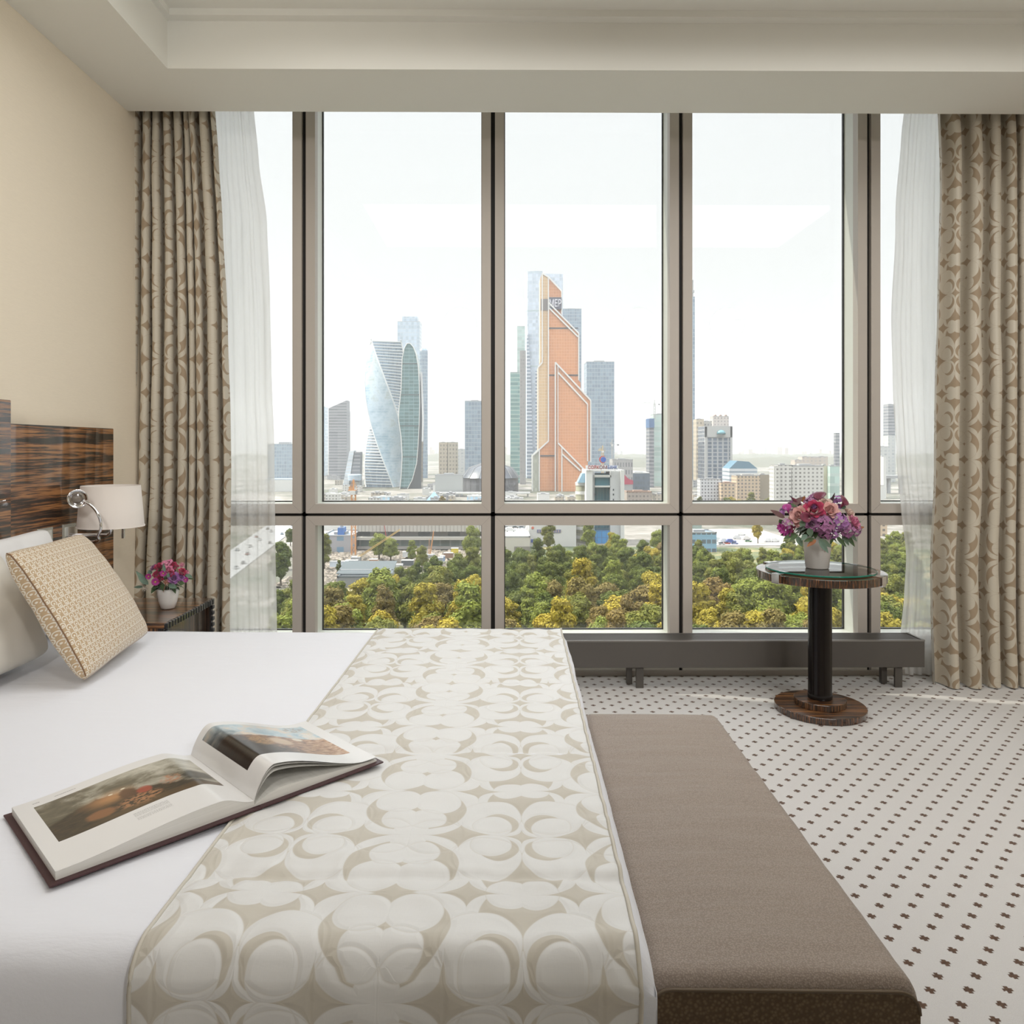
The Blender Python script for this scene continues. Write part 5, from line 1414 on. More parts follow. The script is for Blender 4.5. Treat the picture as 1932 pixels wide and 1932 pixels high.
for px_, py_ in spots:
    k += 1; D_ = 57*F/(py_ - 844 + 4); wpx = rr.uniform(8, 26)
    hgt = rr.uniform(3, 9)
    zt_p = 844 + (60 - hgt)*F/D_
    tower('low_building', 'small low roof at the foot of the towers, %s pane' % zone(px_), px_ - wpx/2, px_ + wpx/2, zt_p, D_, rr.choice(lowm), rr.uniform(10, 24), group='low roofs, %s pane' % zone(px_))
k = 0
for px_ in [rr.uniform(612, 1700) for _ in range(88)]:
    if 672 < px_ < 812 or 985 < px_ < 1120: continue
    D_ = rr.uniform(3850, 5300); hg = rr.choice([0, 4, 8, 14, 22]) * .35
    yt = rr.uniform(851, 858) - hg
    wpx = rr.uniform(3, 9)
    tower('distant_block', 'hazy distant block on the horizon, %s pane' % zone(px_), px_ - wpx/2, px_ + wpx/2, yt, D_, rr.choice([M_hazeb, M_hazer]), 40, plant=False, group='hazy blocks on the horizon, %s pane' % zone(px_))
# wooded ridge in the distance
M_wood = MT('far_woods'); M_wood.col(M_wood.mix(M_wood.noise(M_wood.coord('Object'), .02, 4, .6), (.045, .055, .038), (.10, .09, .06))).set(rough=1)
for nm, D_, yt, sd, x0_, x1_ in (('wooded_ridge', 3300, 858, 3, -1200, 2300), ('wooded_ridge', 2300, 866, 9, 60, 1500)):
    mb = MB(); rdg = atY(944, yt, D_).z - GZ
    def hf(a, b): 
        x_ = x0_ + (x1_-x0_)*a; return (x_, D_ + 500*b, max(0, math.sin(PI*min(1, b*1.2))) * (rdg + 9*mnoise.noise(Vector((x_*.006, sd, b*3))) + 5*mnoise.noise(Vector((x_*.05, sd, b*30)))))
    mb.grid(hf, 200, 12); o = mb.build(nm, M_wood.m, loc=(0, 0, GZ), smooth=True); setp(o, 'hazy wooded ridge on the horizon, %s' % ('farther' if D_ > 3000 else 'nearer one behind the white panel blocks'), 'woodland', kind='stuff')

# ---- bank building with its sign
D = 480; c0 = Vector((atY(1134, 1040, D).x, D, GZ)); sB = D/F
bk = thing('bank_building', 'white bank building with a recessed teal glass front and curved side', 'building', tuple(c0))
def bb(nm, px0, px1, y0_, y1_, d0, d1, mat): 
    p0, p1 = pz(px0, y0_, D, c0), pz(px1, y1_, D, c0); return MB().box(p0[0], p1[0], d0, d1, p1[1], p0[1]).build(nm, mat, bk)
zg = 844 + 60*F/D
bb('left_pylon', 1106, 1118, 887, zg, 0, 26, plain('bank_white', (.66, .65, .63), .6))
bb('centre_wall', 1116, 1124, 890, zg, 6, 26, plain('bank_grey', (.46, .46, .46), .7)); bb('centre_wall', 1153, 1173, 889, zg, 4, 26, plain('bank_light', (.52, .52, .52), .7))
bb('right_pylon', 1172, 1179, 887, zg, 2, 26, M_wht)
bb('glass_front', 1124, 1154, 895, zg, 9, 24, fac('bank_glass', (.10, .16, .18), (.035, .11, .14), 9, 2, .9, .85, .08))
bb('balcony', 1123, 1155, 897, 901, 4, 10, M_wht); bb('balcony', 1124, 1154, 917, 920, 4, 10, M_wht)
bb('glass_bay', 1125, 1153, 901, 917, 6, 10, plain('bay_teal', (.04, .16, .20), .1))
bb('blue_base', 1124, 1152, 1003, 1032, 2, 10, fac('blue_glass', (.06, .16, .30), (.05, .20, .42), 4, 3, .9, .85, .1))
bb('roof_slab', 1118, 1173, 887, 890, 6, 26, M_wht)
mb = MB(); rc = 12*sB*1.2; cxr = pz(1104, 0, D, c0)[0]; zt_ = pz(0, 912, D, c0)[1]
for k in range(9):
    mb.lathe([(rc, zt_ - k*6.4*.9 - 2.0), (rc, zt_ - k*6.4*.9)], (cxr, 14, 0), 36)
mb.build('curved_bands', M_wht, bk)
mb = MB(); mb.lathe([(rc*.96, 0), (rc*.96, zt_ - .5)], (cxr, 14, 0), 36); mb.build('curved_glass', fac('curved_glaze', (.20, .20, .16), (.30, .29, .20), 3, 1.4, .9, .75), bk)
MB().prism([(cxr - 4, zt_), (cxr + 5, zt_), (cxr + 5, zt_ + 6.5), (cxr - 1, zt_ + 6)], 6, 16).build('sloping_roof_light', plain('skylight_blue', (.30, .48, .62), .2), bk)
for (px_, py_) in ((1158, 923), (1158, 932), (1158, 942), (1123.6, 932)): bb('small_window', px_, px_ + 2.2, py_, py_ + 3.4, 3.8, 6.2, M_dark)
sg = thing('roof_sign', 'white rooftop sign board with red and blue Cyrillic bank name', 'sign', (c0.x, D - 1, atY(1134, 887, D).z))
p0, p1 = atY(1105, 878, D), atY(1166, 886, D)
MB().box(p0.x - c0.x, p1.x - c0.x, 0, .8, p1.z - sg.location.z, p0.z - sg.location.z).build('board', plain('sign_white', (.80, .79, .78), .5), sg)
zc_ = (p0.z + p1.z)/2 - sg.location.z
M_tr = plain('letter_red', (.45, .06, .07), .5); M_td = plain('letter_maroon', (.20, .05, .08), .5); M_tb = plain('letter_blue', (.05, .10, .36), .5)
def lt(s, m, a0, a1): 
    x0_, x1_ = atY(a0, 882, D).x - c0.x, atY(a1, 882, D).x - c0.x; text(s, 'letters', 3.1, m, sg, ((x0_+x1_)/2, -.15, zc_), w_=x1_ - x0_, ex=.12)
lt('СОВК', M_tr, 1109, 1130); lt('ОМ', M_td, 1130.5, 1145); lt('БАНК', M_tb, 1146, 1164)
for q in (1112, 1134, 1160): xx_ = atY(q, 882, D).x - c0.x; MB().box(xx_ - .15, xx_ + .15, .2, .5, p1.z - sg.location.z - .8, p1.z - sg.location.z).build('post', M_roofg, sg)
lg = thing('roof_logo', 'round red and blue emblem standing above the bank sign', 'sign', (atY(1137, 866, D).x, D - .5, atY(1137, 878, D).z))
zl = atY(1137, 867, D).z - lg.location.z; rl_ = 6.8*sB
def disc(cx_, cz_, r_, y0_, y1_, n_=40, a0=0, a1=2*PI): return MB().prism([(cx_ + r_*math.cos(a0 + (a1-a0)*i/n_), cz_ + r_*math.sin(a0 + (a1-a0)*i/n_)) for i in range(n_)], y0_, y1_)
disc(0, zl, rl_, 0, .5).build('red_crescent', plain('logo_red', (.50, .07, .07), .5), lg)
disc(.62*sB*2, zl - .0, rl_*.74, -.2, .1).build('blue_disc', plain('logo_blue', (.06, .14, .50), .5), lg)
disc(.62*sB*2, zl, rl_*.80, -.08, .05).build('white_ring', M_wht, lg)
MB().box(-.2, .2, .1, .4, -1, zl - rl_ + .2).build('post', M_roofg, lg)

# ---- exhibition pavilion and building site, lower left pane
D = 452
p = atY(800, 1030, D); t = thing('long_pavilion', 'long concrete pavilion with a ribbed parapet behind the building site', 'building', (p.x, D, GZ)); c0 = Vector(t.location)
def pb_(nm, px0, px1, y0_, y1_, d0, d1, mat): 
    q0, q1 = pz(px0, y0_, D, c0), pz(px1, y1_, D, c0); return MB().box(q0[0], q1[0], d0, d1, q1[1], q0[1]).build(nm, mat, t)
pb_('ribbed_parapet', 674, 925, 984, 1003, 0, 50, fac('ribbed_concrete', (.46, .43, .38), (.20, .18, .16), 200, 2.2, 1, .18))
pb_('loading_floor', 676, 925, 1003, 1013, 4, 50, fac('loading', (.28, .26, .24), (.07, .07, .07), 200, 18, 1, .4))
pb_('ledge', 674, 925, 1013, 1018, -2, 50, plain('ledge_concrete', (.44, .41, .36), .8))
pb_('glazed_floor', 676, 925, 1018, 1031, 2, 50, fac('glazed', (.28, .32, .30), (.15, .19, .18), 200, 6, 1, .85))
pb_('ground_wall', 674, 925, 1031, 1036, 0, 50, plain('pav_base', (.36, .33, .30), .8))
tower('site_building', 'grey building with blue windows at the left of the building site', 606, 665, 1012, 440, fac('site_grey', (.34, .33, .34), (.12, .20, .27), 7, 8, .5, .5), 30)
tower('low_roof_hall', 'flat pale roofed hall behind the grey site building', 606, 676, 990, 560, M_wht, 60, roof=plain('pale_roof', (.40, .36, .31), .9), plant=False)
tower('blue_container', 'blue cabin stack on the roof edge, left of the orange mast', 637, 648, 996, 446, plain('cabin_blue', (.07, .17, .42), .6), 8, ybase=1014, cat='container')
t, w_, h_, _ = tower('site_shed', 'long shed with a dark grey double-pitched roof in front of the building site', 640, 741, 1078, 352, plain('shed_wall', (.30, .30, .30), .8), 10, plant=False, roof=M_roofg)
M_shed = plain('shed_roof', (.12, .135, .14), 1.0, spec=.1)
mb = MB(); mb.add([(-w_/2 - .5, -4, h_ - .3), (w_/2 + .5, -4, h_ - .3), (w_/2 + .5, 11, h_ + 3.2), (-w_/2 + .5, 11, h_ + 3.2), (-w_/2 - .5, -4, h_ - .6), (w_/2 + .5, -4, h_ - .6), (w_/2 + .5, 11, h_ + 2.9), (-w_/2 + .5, 11, h_ + 2.9)], [(0,1,2,3), (7,6,5,4), (0,4,5,1), (1,5,6,2), (2,6,7,3), (3,7,4,0)]); mb.build('pitched_roof', M_shed, t)
t, w_, h_, _ = tower('site_shed', 'smaller shed with a dark grey roof in front of the long one', 636, 711, 1090, 330, plain('shed_wall_dark', (.22, .22, .22), .8), 6, plant=False, roof=M_shed)
cr1 = crane('orange tower crane mast rising at the left of the building site', 667, 925, 1045, 420, 657, 674, M_co)
def boom(name, label, x0_, y0_, x1_, y1_, D_, m_, w_):
    a_, b_ = atY(x0_, y0_, D_), atY(x1_, y1_, D_); g_ = a_.copy(); t = thing(name, label, 'crane', (a_.x, a_.y, GZ)); off = Vector((a_.x, a_.y, GZ))
    A_, B_ = a_ - off, b_ - off; mb_ = MB(); up = Vector((0, 0, w_/2))
    for sy in (-1, 1):
        for sz in (-1, 1): mb_.bar(A_ + Vector((0, sy*w_/2, sz*w_/2)), B_ + Vector((0, sy*w_/3, sz*w_/3)), w_*.22)
    for k in range(24): mb_.bar(A_.lerp(B_, k/24) + up, A_.lerp(B_, (k+.5)/24) - up, w_*.14); mb_.bar(A_.lerp(B_, (k+.5)/24) - up, A_.lerp(B_, (k+1)/24) + up, w_*.14)
    mb_.build('boom', m_, t); MB().box(-2.5, 2.5, -2, 2, 0, max(1.5, A_.z + 1)).build('carrier', M_roofg, t); return t
boom('crawler_crane', 'long yellow crane boom slanting up to the right over the site trees', 672, 1054, 755, 999, 400, M_cy, 1.0)
boom('crawler_crane', 'thin red crane boom standing by the pavilion', 731, 1028, 725, 990, 450, M_cr, .8)
boom('crawler_crane', 'steep orange crane boom at the right of the building site', 811, 1049, 818, 1004, 420, M_co, 1.6)
boom('crawler_crane', 'short orange crane boom beside the steep one', 809, 1049, 810, 1018, 418, M_co, .8)
M_site = MT('site_rubble'); M_site.col(M_site.ramp(M_site.noise(M_site.coord('Object'), .35, 6, .75), [(.36, (.035, .03, .022)), (.46, (.09, .075, .055)), (.54, (.17, .14, .11)), (.62, (.30, .26, .22)), (.68, (.20, .085, .035))])).set(rough=1)
mb = MB(); X0_, X1_ = atZ(612, 1048, GZ).x, atZ(905, 1048, GZ).x
mb.grid(lambda a, b: (X0_*1.0 + (X1_-X0_)*a, 330 + 118*b, .3 + 2.2*max(0, mnoise.noise(Vector((a*22, b*12, 3)))) + 1.0*mnoise.noise(Vector((a*60, b*40, 7)))), 120, 60)
o = mb.build('building_site', M_site.m, loc=(0, 0, GZ)); setp(o, 'churned pale earth and rubble of the building site', 'ground', kind='stuff')
for i, (px_, py_, c_, w_) in enumerate(((640, 1062, (.55, .60, .66), 9), (664, 1060, (.30, .36, .42), 6), (754, 1068, (.60, .60, .60), 3), (767, 1044, (.72, .72, .72), 4), (858, 1037, (.62, .50, .06), 4), (769, 1060, (.10, .11, .12), 6), (825, 1055, (.30, .33, .36), 6), (835, 1052, (.22, .30, .42), 2.5), (705, 1058, (.45, .25, .15), 4), (846, 1046, (.30, .18, .12), 5))):
    D_ = 58*F/(py_ - 844); p = atY(px_, py_, D_); t = thing('site_cabin', '%s cabin or vehicle on the building site %s' % (['pale blue', 'grey-blue', 'white', 'small white', 'yellow', 'black', 'dark grey', 'blue', 'rust-coloured', 'brown'][i], ['at the far left', 'left of the shed', 'right of the shed', 'near the pavilion', 'near the right trees', 'behind the white truck', 'by the orange boom', 'right of the orange boom', 'above the shed roof', 'among the rubble at right'][i]), 'cabin', (p.x, D_, GZ + 1.5))
    MB().box(-w_/2, w_/2, -1.2, 1.2, 0, 2.6).build('body', plain('cabin_%d' % i, c_, .6), t); MB().box(-w_/2 - .1, w_/2 + .1, -1.3, 1.3, 2.6, 2.8).build('roof', M_wht, t)

# ---- white hall with sign and parking deck, lower middle pane
t, w_, h_, _ = tower('exhibition_hall', 'long white windowless hall with small blue signs behind the park trees', 998, 1087, 982, 465, plain('hall_white', (.60, .58, .56), .7), 40, plant=False)
MB().box(-w_*.33, w_*.18, -.3, 0, h_ - 7.5, h_ - 5.6).build('sign_strip', fac('sign_strip', (.12, .14, .26), (.30, .22, .20), 3, 1.5, .5, .5), t)
MB().box(-w_*.46, -w_*.29, -.3, 0, h_ - 13.5, h_ - 11.5).build('blue_sign', plain('hall_blue_sign', (.05, .09, .32), .5), t)
disc(-w_*.42, h_ - 4.5, .8, -.3, 0, 20).build('round_sign', plain('hall_red_sign', (.55, .14, .08), .5), t)
t, w_, h_, _ = tower('parking_deck', 'grey parking deck at the left of the white hall', 940, 1000, 1014, 440, fac('deck_wall', (.50, .46, .40), (.16, .14, .12), 9, 30, .4, .6), 60, plant=False)
def car(label, x_, y_, z_, rz, c_, big=False, group=None):
    t = thing('van' if big else 'car', label, 'van' if big else 'car', (x_, y_, z_), rz, group)
    L_ = 6.5 if big else 4.4; W_ = 2.2 if big else 1.8; hz = 2.6 if big else 1.45; bodyc = plain('car_paint', c_, .3, coat=.6)
    mb_ = MB(); mb_.prism([(-L_/2, .25), (L_/2, .25), (L_/2, .8), (L_/2-.15, hz*.62), (-L_/2+.1, hz*.66), (-L_/2, .8)], -W_/2, W_/2); mb_.build('body', bodyc, t)
    mb_ = MB(); mb_.prism([(-L_*.40, hz*.62), (L_*.22, hz*.62), (L_*.10, hz), (-L_*.32, hz)], -W_*.44, W_*.44); mb_.build('cabin', M_dark if not big else bodyc, t)
    for sx in (-.3, .3):
        for sy in (-1, 1):
            mb_ = MB(); mb_.lathe([(.32, -.1), (.32, .1)], (sx*L_, sy*W_*.47, .32), 14, mat=Matrix.Rotation(PI/2, 3, 'X')); mb_.build('wheel', M_dark, t)
    return t
car('white van on the parking deck at the left of the middle pane', atY(962, 1008, 470).x, 452, GZ + h_ + 2, .1, (.65, .65, .66), True)
for i, q in enumerate((955, 972, 984)): car('%s car on the parking deck' % ['silver', 'dark grey', 'blue-grey'][i], atY(q, 1000, 485).x, 480, GZ + h_ + 1, .2, [(.5, .5, .52), (.12, .12, .13), (.25, .30, .36)][i])
# ---- blue office and lorry yard, lower fourth pane
t, w_, h_, _ = tower('office_building', 'blue and white banded office building behind the trees, lower fourth pane', 1296, 1352, 1006, 440, fac('blue_bands', (.24, .40, .52), (.10, .12, .14), 5.2, 3, .45, .8), 16)
tower('roof_hall', 'pale green pitched roof hall left of the blue office', 1296, 1324, 990, 480, plain('green_roof', (.32, .38, .34), .8), 18)
yd = thing('lorry_yard', 'sunlit lorry yard paving between the trees, lower fourth pane', 'yard', (atY(1385, 1012, 520).x, 510, GZ), kind='structure'); MB().box(-30, 32, -40, 55, 0, .3).build('paving', plain('yard_paving', (.40, .36, .32), .9), yd)
for i, (px_, py_, c_, bg) in enumerate(((1356, 1013, (.7, .7, .7), 1), (1366, 1015, (.65, .66, .68), 1), (1379, 1016, (.10, .14, .35), 1), (1398, 1002, (.72, .72, .72), 1), (1408, 1010, (.70, .68, .66), 1), (1392, 1009, (.6, .6, .62), 1), (1371, 1018, (.45, .08, .06), 0), (1386, 1018, (.15, .2, .4), 0), (1361, 1019, (.5, .5, .5), 0), (1412, 1014, (.12, .3, .16), 0), (1450, 1014, (.72, .72, .74), 1), (1461, 1014, (.70, .70, .70), 1))):
    D_ = 58*F/(py_ - 844); car('%s in the lorry yard, %s' % (['white lorry', 'light grey lorry', 'dark blue lorry', 'tall white box lorry', 'white lorry', 'silver lorry', 'red car', 'blue car', 'grey car', 'green car', 'white coach', 'white coach'][i], ['leftmost', 'second from left', 'at the centre front', 'farthest back', 'at the right', 'between the tall ones', 'in the front row left', 'in the front row right', 'at the front left corner', 'rightmost of the yard', 'left one parked among the trees', 'right one parked among the trees'][i]), atY(px_, py_, D_).x, D_, GZ + .3, rr.uniform(-.3, .3), c_, bool(bg))
tower('apartment_block', 'beige brick block rising behind trees in the low right pane', 1656, 1674, 975, 520, M_cream, 16)
# ---- road on the far left with cars
M_road = plain('pale_asphalt', (.40, .40, .40), .9)
rv = [atZ(px_, py_, GZ + .35) for px_, py_ in ((515, 1200), (560, 1010), (556, 960), (525, 960), (525, 1010), (490, 1200))]
o = MB().add([(-128, 250, GZ + .4), (-112, 250, GZ + .4), (-163, 640, GZ + .4), (-190, 640, GZ + .4)], [(0,1,2,3)]).build('road', M_road); setp(o, 'pale multi-lane road running away at the far left', 'road', kind='structure')
cc = [(.6, .6, .6), (.1, .1, .1), (.7, .7, .7), (.35, .07, .06), (.2, .25, .3)]
for i in range(20):
    f_ = (i + .5)/20; Y_ = 290 + 330*f_; xc = -120 + (-176 + 120)*((Y_-250)/390); lane = rr.choice([-5, -1.5, 2, 5.5])
    car('%s car driving on the road at the far left' % ['silver', 'black', 'white', 'red', 'dark grey'][i % 5], xc + lane*(1 + f_*.6), Y_, GZ + .45, PI/2 + .14, cc[i % 5], group='%s cars on the far left road' % ['silver', 'black', 'white', 'red', 'dark grey'][i % 5])
car('white car parked at the bottom left behind the sheer curtain', atY(535, 1182, 250).x, 252, GZ + .5, .1, (.7, .7, .7))

# ============================================================ trees
def leafmat(name, c1, c2, c3):
    M = MT(name); oi = M.n('ShaderNodeObjectInfo'); rnd_ = NX(M.nt, oi.outputs['Random']); o = M.coord('Object')
    n_ = M.noise(o, .9, 4, .7)
    a = M.mix(n_.step(.32, .68), c1, c2); b = M.mix((rnd_ * .55), a, c3)
    M.col(b).set(rough=.75, spec=.2)
    tl_ = M.n('ShaderNodeBsdfTranslucent'); M.nt.links.new(b, tl_.inputs[0]); mx_ = M.n('ShaderNodeMixShader'); mx_.inputs[0].default_value = .3
    M.nt.links.new(M.b.outputs[0], mx_.inputs[1]); M.nt.links.new(tl_.outputs[0], mx_.inputs[2]); M.nt.links.new(mx_.outputs[0], M.out.inputs[0])
    return M.m
KIND = {
 'green': ('dark green', leafmat('leaves_green', (.050, .072, .012), (.105, .125, .020), (.13, .135, .022))),
 'olive': ('olive green', leafmat('leaves_olive', (.11, .12, .022), (.19, .18, .035), (.14, .15, .025))),
 'yellow': ('golden yellow', leafmat('leaves_yellow', (.26, .20, .025), (.38, .29, .03), (.20, .19, .035))),
 'brown': ('rusty brown', leafmat('leaves_brown', (.15, .105, .035), (.21, .14, .04), (.14, .13, .035))),
 'lime': ('yellow-green', leafmat('leaves_lime', (.14, .17, .03), (.21, .225, .04), (.17, .19, .03)))}
M_trunk = plain('bark', (.10, .075, .05), .9)
def crownmesh(seed, n_=12500, W_=5.4, Hc=10.5, lobes=34, ls=.30, tall=0):
    r = random.Random(seed); mb_ = MB(); L_ = []
    for i in range(lobes):
        a = r.uniform(0, 2*PI); h_ = r.uniform(.0, 1); rad = W_*(.62*math.sin(PI*(.18 + .72*h_))**.8)*r.uniform(.45, 1.0)
        L_.append((Vector((math.cos(a)*rad, math.sin(a)*rad, 3.2 + h_*(Hc - 3.4))), r.uniform(.8, 1.7)*(1.0 - .3*h_)))
    L_.append((Vector((0, 0, Hc*.55)), W_*.50)); L_.append((Vector((0, 0, Hc*.85)), W_*.34))
    tot = sum(q[1]**2 for q in L_)
    for c_, rr_ in L_:
        for _ in range(int(n_*rr_*rr_/tot)):
            d = Vector((r.gauss(0, 1), r.gauss(0, 1), r.gauss(0, 1))).normalized()
            if d.z < -.55: d.z *= -.5
            p = c_ + d*rr_*(r.uniform(.70, 1.04) if r.random() < .8 else r.uniform(1.0, 1.35))
            t_ = Vector((r.gauss(0, 1), r.gauss(0, 1), r.gauss(0, .7))); t_ = (t_ - d*t_.dot(d)*.75).normalized(); b_ = d.cross(t_).normalized()
            t_ = t_ + d*r.uniform(-.5, .5); s1 = ls*r.uniform(.6, 1.2)
            mb_.add([p - t_*s1, p + b_*s1*.6, p + t_*s1, p - b_*s1*.6], [(0,1,2,3)])
    return mb_
def mesh_only(mb_, name, mat):
    me = bpy.data.meshes.new(name); me.from_pydata(mb_.v, [], mb_.f); me.materials.append(mat); me.update(); return me
def inner(seed, W_, Hc):   # dense dark heart of the crown so that it is not see-through
    mb_ = MB(); mb_.lathe([(0, 2.4), (W_*.34, 3.6), (W_*.46, Hc*.5), (W_*.34, Hc*.70), (0, Hc*.82)], seg=9, cap=False)
    r = random.Random(seed); mb_.v = [(x_ + r.uniform(-.4, .4), y_ + r.uniform(-.4, .4), z_ + r.uniform(-.4, .4)) for x_, y_, z_ in mb_.v]; return mb_
shapes = []
for sdd, W_, Hc in ((1, 5.2, 10.5), (2, 4.8, 12), (3, 5.8, 10), (4, 3.9, 14), (5, 5.4, 11.5), (6, 3.3, 14.5)):
    cm = crownmesh(sdd, W_=W_, Hc=Hc); im = inner(sdd, W_, Hc); cm.add(im.v, im.f); shapes.append(cm)
crown_me = {}
def get_crown(i, k):
    if (i, k) not in crown_me: crown_me[(i, k)] = mesh_only(shapes[i], 'crown', KIND[k][1])
    return crown_me[(i, k)]
tm = MB(); tm.tube([(0, 0, 0), (.1, 0, 2), (0, .1, 5)], [.35, .28, .2], 7); trunk_me = mesh_only(tm, 'trunk', M_trunk)
ntree = 0
def tree(x_, y_, k, sc=1.0, shape=None, z_=GZ + .2, label=None, group=None):
    global ntree; ntree += 1
    i = rt.randrange(6) if shape is None else shape
    t = bpy.data.objects.new('tree', None); COL.objects.link(t); t.location = (x_, y_, z_); t.scale = (sc*rt.uniform(.9, 1.15), sc*rt.uniform(.9, 1.15), sc*rt.uniform(.9, 1.12)); t.rotation_euler = (0, 0, rt.uniform(0, 6.28))
    setp(t, label, 'tree', group)
    for nm, me in (('crown', get_crown(i, k)), ('trunk', trunk_me)):
        o_ = bpy.data.objects.new(nm, me); COL.objects.link(o_); o_.parent = t
rt = random.Random(23)
def pane_short(px): return 'narrow left pane' if px < 565 else 'low second pane' if px < 925 else 'low middle pane' if px < 1285 else 'low fourth pane' if px < 1640 else 'low right pane'
def pane_of(px):
    return 'behind the left sheer curtain' if px < 565 else 'through the low second pane' if px < 925 else 'through the low middle pane' if px < 1285 else 'through the low fourth pane' if px < 1640 else 'through the low right pane'
# park rows: (distance, px range, mix of kinds)
Y_ = 178.0
cand = []
while Y_ < 470:
    f_ = (Y_ - 178)/(470-178)
    step = 11.0 + 3.0*f_
    x_ = atY(606, 1000, Y_).x - 8 + rt.uniform(0, 6); xe = atY(1712, 1000, Y_).x + 4
    while x_ < xe:
        xx_ = x_ + rt.uniform(-2.2, 2.2); yy_ = Y_ + rt.uniform(-3.5, 3.5)
        px_ = 944 + F*(xx_/yy_) ; top = 844 + (60 - 17.5)*F/yy_; x_ += step*(.72 if 262 < Y_ < 350 else 1.0)
        # outlines of the park: a building site and yard bite into its far side
        lim = 1060 if px_ < 700 else 1047 if px_ < 760 else 1040 if px_ < 850 else 1012 if px_ < 930 else 1010 if px_ < 1000 else 1004 if px_ < 1090 else 998 if px_ < 1280 else 1012 if px_ < 1345 else 1012 if px_ < 1470 else 990
        if px_ < 745: lim = 1082
        if top < lim: continue
        r_ = rt.random(); nn2 = mnoise.noise(Vector((xx_*.02, yy_*.02, 3)))
        if Y_ < 232: k = 'yellow' if r_ < .34 + nn2*.5 else 'brown' if r_ < .52 else 'lime' if r_ < .72 else 'olive' if r_ < .9 else 'green'
        elif Y_ < 268: k = 'brown' if r_ < .30 else 'olive' if r_ < .55 else 'yellow' if r_ < .62 + nn2*.3 else 'lime' if r_ < .75 else 'green'
        elif Y_ < 345: k = 'green' if r_ < .72 else 'olive' if r_ < .94 else 'yellow' if r_ < .97 else 'lime'
        else: k = 'olive' if r_ < .45 else 'lime' if r_ < .68 else 'green' if r_ < .84 else 'brown' if r_ < .92 else 'yellow'
        if px_ < 760 and Y_ > 232: k = 'lime' if r_ < .3 else 'yellow' if r_ < .5 else 'green' if r_ < .8 else 'olive'
        band = 'front row' if Y_ < 232 else 'second belt' if Y_ < 268 else 'dark middle belt' if Y_ < 345 else 'far belt'
        cand.append((xx_, yy_, k, px_, band))
    Y_ += step*.9
for xx_, yy_, k, px_, band in cand:
    if ntree >= 292: break
    tree(xx_, yy_, k, rt.uniform(1.2, 1.62)*(.80 if band == 'dark middle belt' else .88 if band == 'far belt' else 1), shape=(rt.choice([3, 5, 1]) if band == 'dark middle belt' else None), label='%s park tree, %s, %s' % (KIND[k][0], band, pane_short(px_)), group='%s park trees, %s, %s' % (KIND[k][0], band, pane_of(px_)))
# what is left of the wood beyond 300 trees: one object
rest = cand[292:] if len(cand) > 292 else []
if rest:
    root = bpy.data.objects.new('park_woodland', None); COL.objects.link(root); setp(root, 'the farther park trees merging into one green belt', 'trees', kind='stuff'); root.location = (100, 420, GZ)
    for xx_, yy_, k, px_, band in rest:
        for nm, me in (('crown', get_crown(rt.randrange(6), k)),):
            o_ = bpy.data.objects.new(nm, me); COL.objects.link(o_); o_.parent = root; o_.location = (xx_-100, yy_-420, .2); s2 = rt.uniform(.85, 1.1); o_.scale = (s2, s2, s2)
print('TREES', ntree, 'rest', len(rest))
single = [(715, 1050, 410, 'lime', 1.35, 'large bushy brownish tree on the building site, left'), (737, 1048, 405, 'lime', 1.15, 'green tree on the building site beside the brownish one'), (777, 1048, 400, 'lime', .8, 'small yellowish tree in the middle of the building site'), (796, 1062, 375, 'olive', 1.0, 'round green tree at the right edge of the building site'),
  (612, 1050, 380, 'olive', 1.2, 'olive tree at the far left edge of the building site'), (640, 1068, 365, 'green', .45, 'small dark conifer beside the shed'), (538, 1060, 380, 'green', 1.0, 'dark tree beside the road, seen between sheer curtain and frame'), (530, 1085, 335, 'green', 1.2, 'second dark tree beside the road between sheer curtain and frame'),
  (545, 1150, 262, 'olive', 1.1, 'bushy tree at the bottom of the narrow left pane'), (528, 1160, 258, 'green', .9, 'green tree touching the sheer curtain at the bottom of the narrow left pane'), (548, 1030, 470, 'green', .9, 'far dark tree along the road in the narrow left pane'),
  (1111, 1010, 440, 'lime', 1.2, 'yellow-green tree in front of the bank building'), (1155, 1015, 430, 'yellow', .95, 'orange-yellow tree in front of the bank building'), (1035, 1015, 440, 'olive', 1.25, 'olive tree in front of the white hall'), (1318, 1020, 415, 'olive', .8, 'pointed tree in front of the blue office'),
  (890, 1020, 400, 'lime', 1.45, 'tall yellow-green tree against the frame at the right of the second pane'), (1240, 1005, 440, 'lime', 1.1, 'pale tree at the top right of the low middle pane'), (1430, 1000, 480, 'yellow', 1.1, 'golden tree right of the lorry yard'), (1690, 1005, 430, 'lime', 1.1, 'light green tree in front of the beige brick block')]
for px_, py_, D_, k, sc_, lab in single: tree(atY(px_, py_, D_).x, D_, k, sc_, label=lab)
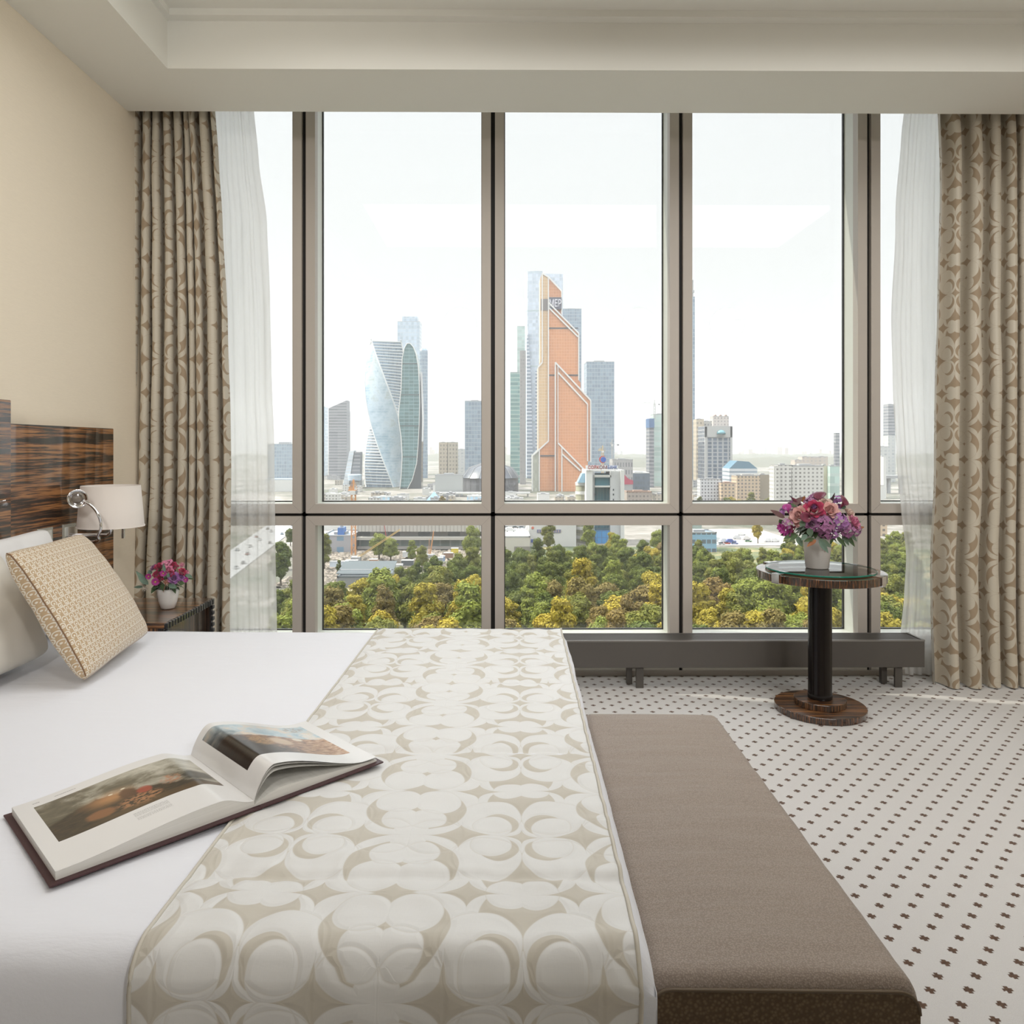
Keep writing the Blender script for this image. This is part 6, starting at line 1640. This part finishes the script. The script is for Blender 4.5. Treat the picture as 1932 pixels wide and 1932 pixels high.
for i, px_ in enumerate((1320, 1336, 1380, 1395, 1405, 1450, 1458, 1418, 1372, 1500, 1530, 1560, 850, 835, 1270, 1200, 1560, 1600, 1440)):
    D_ = rt.uniform(640, 720); k = rt.choice(['yellow', 'olive', 'green', 'brown'])
    tree(atY(px_, 930, D_).x, D_, k, rt.uniform(.9, 1.3), label='small far %s tree among the houses, %s pane' % (KIND[k][0], zone(px_)), group='far %s trees among the houses, %s pane' % (KIND[k][0], zone(px_)))

# ---- number the look-alikes by where they stand, left to right in the picture
ORD = ['leftmost', 'second', 'third', 'fourth', 'fifth', 'sixth', 'seventh', 'eighth', 'ninth', 'tenth', 'eleventh', 'twelfth', 'thirteenth', 'fourteenth', 'fifteenth', 'sixteenth', 'seventeenth', 'eighteenth', 'nineteenth', 'twentieth', 'twenty-first', 'twenty-second', 'twenty-third', 'twenty-fourth', 'twenty-fifth', 'twenty-sixth']
groups = {}
for q in list(COL.objects):
    if q.parent is None and 'group' in q.keys(): groups.setdefault(q['group'], []).append(q)
for gname, gl_ in groups.items():
    if len(gl_) < 2: continue
    gl_.sort(key=lambda q: q.location.x/q.location.y)
    n_ = len(gl_)
    for i, q in enumerate(gl_):
        if i == n_ - 1: t_ = 'rightmost one'
        elif i < 26 and i <= n_ - 1 - i: t_ = 'leftmost one' if i == 0 else ORD[i] + ' from the left'
        elif n_ - 1 - i < 26: t_ = ORD[n_ - 1 - i] + ' from the right'
        else: t_ = 'near the middle of its row'
        words = q['label'].split()
        q['label'] = ' '.join(words[:12]) + ', ' + t_ if len(words) > 11 else q['label'] + ', ' + t_

# ============================================================ haze over the city
M = MT('city_haze'); M.nt.nodes.remove(M.b); vs2 = M.n('ShaderNodeVolumeScatter'); vs2.inputs['Density'].default_value = .00014; vs2.inputs['Color'].default_value = (.97, .98, 1, 1); vs2.inputs['Anisotropy'].default_value = .2
M.nt.links.new(vs2.outputs[0], M.out.inputs['Volume'])
o = MB().box(-3500, 4500, 110, 8000, GZ + .05, 420).build('haze', M.m); setp(o, 'thin milky haze hanging over the whole city', 'haze', kind='stuff')
